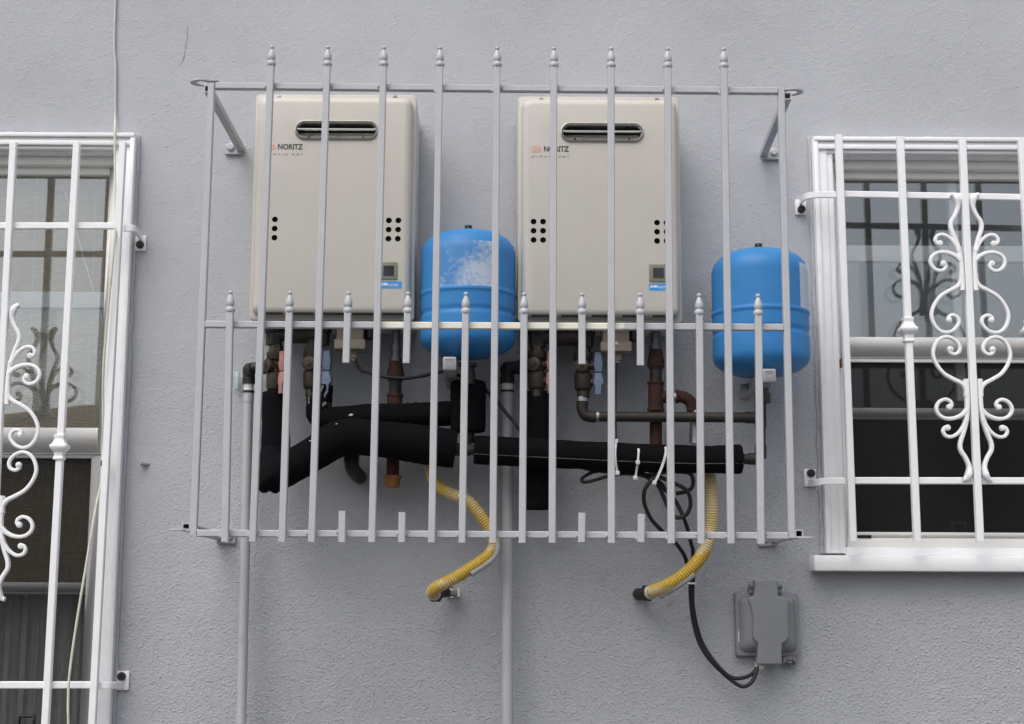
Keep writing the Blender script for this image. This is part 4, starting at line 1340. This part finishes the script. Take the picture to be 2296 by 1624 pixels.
part('clamp_strap', MB().tube(smooth([OZ(330, 740, -.05), OZ(360, 745, -.04), OZ(375, 720, -.03), OZ(430, 705, -.03)], 4), .003, 8), M['zinc'], hb)
# white hose connectors under the gas elbows
for (X, ya, yb, lab) in ((1560.5, 922, 995, 'white ribbed hose connector under the rusty elbow above the tied foam run'), (966, 948, 1005, 'white ribbed hose connector hidden behind the thick foam pipe')):
    q = P(X, ya, YGP)
    s_ = SC(X, ya, YGP)
    ys_ = [ya, ya + 4, ya + 4.5, ya + 22, ya + 22.5, yb]
    solo('hose_connector', MB().tube([P(X, y, YGP) for y in ys_], [14 * s_, 16 * s_, 17 * s_, 17 * s_, 15 * s_, 15 * s_], 14), M['zinc'], lab, 'pipe fitting', q)

# ------------------------------------------------------------------ black cables and ties
def cable(pts, r, label, group=None, sm=7):
    return solo('power_cable', MB().tube(smooth(pts, sm), r, 10), M['rubber'], label, 'cable', pts[0], group)


YC = -.16
cable([PZ(Z5, 1100, 378, -.15), PZ(Z5, 1108, 410, -.15), PZ(Z5, 1150, 470, -.15), PZ(Z6, 30, 490, -.155), PZ(Z6, 130, 522, -.16), PZ(Z6, 330, 538, -.165), PZ(Z6, 470, 520, -.16), PZ(Z6, 580, 498, -.15), PZ(Z6, 680, 492, -.10), PZ(Z6, 850, 530, -.09), PZ(Z6, 960, 570, -.10), PZ(Z6, 1040, 655, -.11), PZ(Z6, 1130, 745, -.12), PZ(Z6, 1220, 860, -.13), PZ(Z7, 180, 905, -.14), PZ(Z7, 260, 1010, -.145), PZ(Z7, 380, 1120, -.14), PZ(Z7, 700, 1280, -.14), PZ(ZC, 350, 650, -.15)], .0047, 'black power cable sagging from the wiring box past the rusty pipe with orange cap')
cable([PZ(Z7, 1070, 375, -.15), PZ(Z7, 1062, 480, -.15), PZ(Z7, 1056, 700, -.14), PZ(Z7, 1058, 1000, -.14), PZ(Z7, 1062, 1200, -.14), PZ(ZC, 560, 650, -.15)], .0031, 'thin black cable dropping straight from the wiring box between the tanks')
rc = 24 * .1917 * SC(1500, 1100, YC)
Cz = lambda x, y, Y=YC: PZ(ZC, x, y, Y)
cord = thing('coiled_cable', 'coiled black power cord hanging below the tied foam pipe down to the outlet', 'cord', Cz(900, 900))
part('side_loop', MB().tube(smooth([Cz(470, 650), Cz(350, 640), Cz(250, 670, -.165), Cz(170, 720, -.17), Cz(165, 760, -.175), Cz(220, 768, -.175), Cz(330, 740, -.18), Cz(470, 700, -.18), Cz(640, 672, -.17), Cz(800, 680, -.165)], 7), rc * .85, 10), M['rubber'], cord)
part('bundle', MB().tube(smooth([Cz(380, 640), Cz(560, 655), Cz(760, 660), Cz(900, 680), Cz(1000, 720), Cz(1100, 800), Cz(1150, 880)], 7), rc, 10), M['rubber'], cord)
part('outer_loop', MB().tube(smooth([Cz(950, 740), Cz(1020, 680, -.19), Cz(1140, 650, -.195), Cz(1280, 645, -.195), Cz(1420, 665, -.19), Cz(1462, 740, -.185), Cz(1450, 830, -.175), Cz(1380, 880, -.165), Cz(1270, 900, -.15)], 7), rc, 10), M['rubber'], cord)
part('hanging_loop', MB().tube(smooth([Cz(760, 668), Cz(900, 700), Cz(1040, 790), Cz(1120, 950), Cz(1180, 1090), Cz(1240, 1165, -.165), Cz(1310, 1183, -.17), Cz(1390, 1140, -.175), Cz(1432, 1040, -.18), Cz(1420, 930, -.185), Cz(1370, 850, -.19), Cz(1240, 780, -.19), Cz(1100, 720, -.185), Cz(1000, 690, -.17)], 7), rc, 10), M['rubber'], cord)
long1 = [Cz(1060, 690, -.195), Cz(980, 740, -.2), Cz(910, 830, -.2), Cz(885, 930, -.195), Cz(905, 1060, -.18), Cz(980, 1210, -.16), Cz(1100, 1340, -.14), Cz(1240, 1470, -.12), OZ(470, 320, -.10), OZ(525, 400, -.09), OZ(552, 480, -.08), OZ(572, 580, -.075), OZ(577, 640, -.07), OZ(582, 780, -.065), OZ(600, 930, -.06), OZ(640, 1085, -.055), OZ(710, 1215, -.055), OZ(820, 1335, -.055), OZ(920, 1420, -.06), OZ(1000, 1462, -.065), OZ(1060, 1435, -.065), OZ(1095, 1380, -.06), OZ(1117, 1310, -.05)]
part('lead', MB().tube(smooth(long1, 7), rc, 10), M['rubber'], cord)
long2 = [Cz(1000, 760), Cz(1130, 850), Cz(1250, 980), Cz(1310, 1090), Cz(1350, 1180, -.16), Cz(1400, 1320, -.14), Cz(1440, 1490, -.11), OZ(597, 360, -.095), OZ(603, 480, -.085), OZ(600, 580, -.075), OZ(597, 640, -.07), OZ(596, 780, -.065), OZ(618, 930, -.06), OZ(662, 1085, -.055), OZ(735, 1215, -.055), OZ(840, 1340, -.06), OZ(920, 1392, -.06), OZ(1010, 1388, -.06), OZ(1085, 1352, -.055), OZ(1122, 1300, -.05)]
part('lead', MB().tube(smooth(long2, 7), rc, 10), M['rubber'], cord)


def tie(pts, label, head, tail=None, w=.0058, grp='white cable ties'):
    t_ = thing('cable_tie', label, 'cable tie', pts[0], grp)
    part('strap', MB().sweep(smooth(pts, 6), rrect(w, .0018, .0005, 1), (0, 1, 0)), M['tie'], t_)
    for h in head:
        part('tie_head', MB().box(h.x - .0055, h.x + .0055, h.y - .005, h.y + .003, h.z - .0055, h.z + .0055), M['tie'], t_, .0015)
    return t_


yt = -.19 - 120 * u6 - .003
tie([Cz(566, 285, yt + .024), Cz(556, 350, yt + .004), Cz(552, 430, yt), Cz(556, 520, yt), Cz(568, 600, yt + .006), Cz(578, 660, yt + .012)], 'white cable tie round the foam pipe with one loose end above the side loop', [Cz(560, 290, yt + .015), Cz(578, 662, yt + .008)])
tie([Cz(820, 350, yt + .022), Cz(826, 400, yt + .004), Cz(822, 460, yt), Cz(815, 540, yt), Cz(803, 620, yt + .008), Cz(788, 715, yt + .016)], 'white cable tie with two heads, middle one of three on the foam pipe', [Cz(815, 538, yt - .002), Cz(785, 718, yt + .012)])
tie([Cz(1130, 352, yt + .022), Cz(1146, 380, yt + .008), Cz(1140, 450, yt), Cz(1108, 560, yt), Cz(1060, 680, yt - .002), Cz(1014, 775, yt - .004)], 'long slanting white cable tie hanging from the foam pipe over the coiled cord', [Cz(1010, 775, yt - .006)], w=.0070)
c0, c1 = OZ(551, 631, -.082), OZ(608, 631, -.082)
solo('cable_tie', MB().loft([[c0.lerp(c1, .5) + Vector((math.cos(a_) * .0172 * k_, math.sin(a_) * .0085 * k_ + .012, z_)) for a_ in [2 * math.pi * q / 20 for q in range(20)]] for k_, z_ in ((1, -.0025), (1, .0025), (.9, .0025), (.9, -.0025))], closed=True), M['tie'], 'small white cable tie round the two leads below the yellow hose', 'cable tie', c0, 'white cable ties')

# ------------------------------------------------------------------ weatherproof outlet cover
oc = thing('outlet_cover', 'dark grey weatherproof outlet cover where the black cord ends', 'outlet cover', OZ(1195, 1215, 0))
OP = lambda x, y, Y=-.05: PZ(ZO, x, y, Y)
a, b = OP(945, 1215, -.02), OP(1440, 705, -.02)
part('base', MB().prism(rpoly(a.x, b.x, a.z, b.z, .008), -.026, .001), M['outlet_grey'], oc, .004)
c, d = OP(975, 1183, -.03), OP(1420, 735, -.03)
rings = []
for ins, y in ((0, -.0262), (.002, -.034), (.010, -.046), (.020, -.054), (.028, -.057)):
    rings.append([(x, y, z) for x, z in rpoly(c.x + ins, d.x - ins, c.z + ins * 1.0, d.z - ins * .3, .018, 6)])
part('dome', MB().loft(rings), M['outlet_grey'], oc, angle=60)
pts = [(1090, 603), (1272, 603), (1282, 640), (1284, 735), (1345, 745), (1366, 775), (1362, 900), (1372, 1050), (1350, 1095), (1316, 1115), (1310, 1200), (1318, 1282), (1110, 1282), (1122, 1200), (1120, 1110), (1090, 1085), (1078, 1050), (1082, 900), (1062, 810), (1040, 760), (1052, 742), (1092, 735), (1098, 640)]
poly = [(OP(x, y, -.066).x, OP(x, y, -.066).z) for x, y in pts]
lid = part('lid', MB().prism(poly[::-1], -.068, -.036), M['outlet_grey'], oc, .008, 4)
part('hinge_pad', MB().box(OP(1092, 650, -.03).x, OP(1278, 650, -.03).x, -.0395, .001, OP(1180, 735, -.03).z, OP(1180, 618, -.03).z), M['outlet_grey'], oc, .003)
for xa, xb in ((1048, 1088), (1277, 1312)):
    h = part('hinge', MB().tube([OP(xa, 648, -.035), OP(xb, 648, -.035)], .0095, 12), M['outlet_grey'], oc)
    part('hinge_lug', MB().box(OP(xa, 680, -.03).x, OP(xb, 680, -.03).x, -.036, .001, OP(1180, 712, -.03).z, OP(1180, 668, -.03).z), M['outlet_grey'], h, .002)
a, b = OP(1322, 1288, -.02), OP(1428, 1222, -.02)
part('padlock_loop', frame4(MB(), a.x, b.x, a.z, b.z, .010, -.024, -.016), M['outlet_grey'], oc, .002)
c = OP(1135, 1300, -.05)
part('cord_grip', MB().box(c.x - .011, c.x + .011, -.055, -.035, c.z - .007, c.z + .012), M['cord_cream'], oc, .002)
part('worn_patch', MB().prism([(OP(972 + 11 * math.cos(q), 1050 + 58 * math.sin(q), -.027).x, OP(972 + 11 * math.cos(q), 1050 + 58 * math.sin(q), -.027).z) for q in [2 * math.pi * k / 16 for k in range(16)]], -.0266, -.0255), M['tape_white'], oc)

# ------------------------------------------------------------------ cord hanging beside the left window and small wall marks
L1 = lambda x, y, Y: PZ(ZL1, x, y, Y)
L2 = lambda x, y, Y: PZ(ZL2, x, y, Y)
top = L1(518, -10, -.006)
pts = [top + Vector((0, 0, 1.2)), top, L1(518, 300, -.006), L1(517, 520, -.010), L1(515, 590, -.04), L1(515, 750, -.05), L1(518, 940, -.08), L1(515, 1060, -.118), L1(502, 1200, -.125), L1(488, 1350, -.125), L2(465, 0, -.12), L2(462, 150, -.11), L2(463, 300, -.10), L2(464, 455, -.06), L2(456, 530, -.065), L2(432, 640, -.09), L2(408, 780, -.11), L2(385, 920, -.12), L2(358, 1080, -.125), L2(330, 1260, -.127), L2(310, 1420, -.128), L2(305, 1540, -.13), L2(306, 1640, -.13), L2(300, 1900, -.10)]
cc = thing('hanging_cord', 'thin cream cord hanging across the shaded window and its grille', 'cord', L2(306, 1640, -.13))
part('cord', MB().tube(smooth(pts, 7), 5.6 * .5 * SC(250, 800, -.1), 10), M['cord_painted'], cc)
c = L2(463, 455, -.06)
part('clip', MB().box(c.x - .006, c.x + .006, -.068, -.045, c.z - .008, c.z + .008), M['bolt_black'], cc, .002)
c = L2(653, 458, 0)
solo('pipe_stub', MB().tube([c + Vector((.006, .002, 0)), c + Vector((-.004, -.010, .001)), c + Vector((-.012, -.018, .002))], [.0075, .007, .006], 10), M['stucco'], 'small painted stub sticking out of stucco beside the shaded window', 'stub', c)

crk = random.Random(3)


def mark(z, pts, mat, r, name, w=.0):
    q = []
    pp = smooth([PZ(z, x, y, .0 if name == 'crack' else .0038) for x, y in pts], 6)
    for p in pp:
        q.append(p + Vector((crk.uniform(-1, 1) * .0025, 0, crk.uniform(-1, 1) * .0015)))
    part(name, MB().tube(q, [r * crk.uniform(.25, 1.1) for _ in q], 6), mat, house)


mark(ZL1, [(842, 120), (838, 160), (832, 210), (826, 250), (812, 285), (800, 296)], M['crack_dark'], .0016, 'crack')
mark(ZL1, [(560, 590), (590, 565), (640, 540), (700, 505), (760, 470)], M['stucco'], .0055, 'trowel_ridge')
mark(ZL1, [(740, 660), (790, 645), (830, 620), (850, 610)], M['stucco'], .0050, 'trowel_ridge')
mark(ZL1, [(690, 830), (720, 850), (735, 880)], M['stucco'], .0055, 'trowel_ridge')
mark(ZL1, [(640, 470), (700, 440), (745, 395)], M['stucco'], .0045, 'trowel_ridge')
mark(ZL1, [(90, 585), (180, 592), (260, 590)], M['stucco'], .0060, 'trowel_ridge')
mark(ZL2, [(690, 1010), (725, 1005), (735, 1020)], M['stucco'], .0055, 'trowel_ridge')
mark(ZO, [(1395, 300), (1440, 312), (1500, 322)], M['stucco'], .0045, 'trowel_ridge')
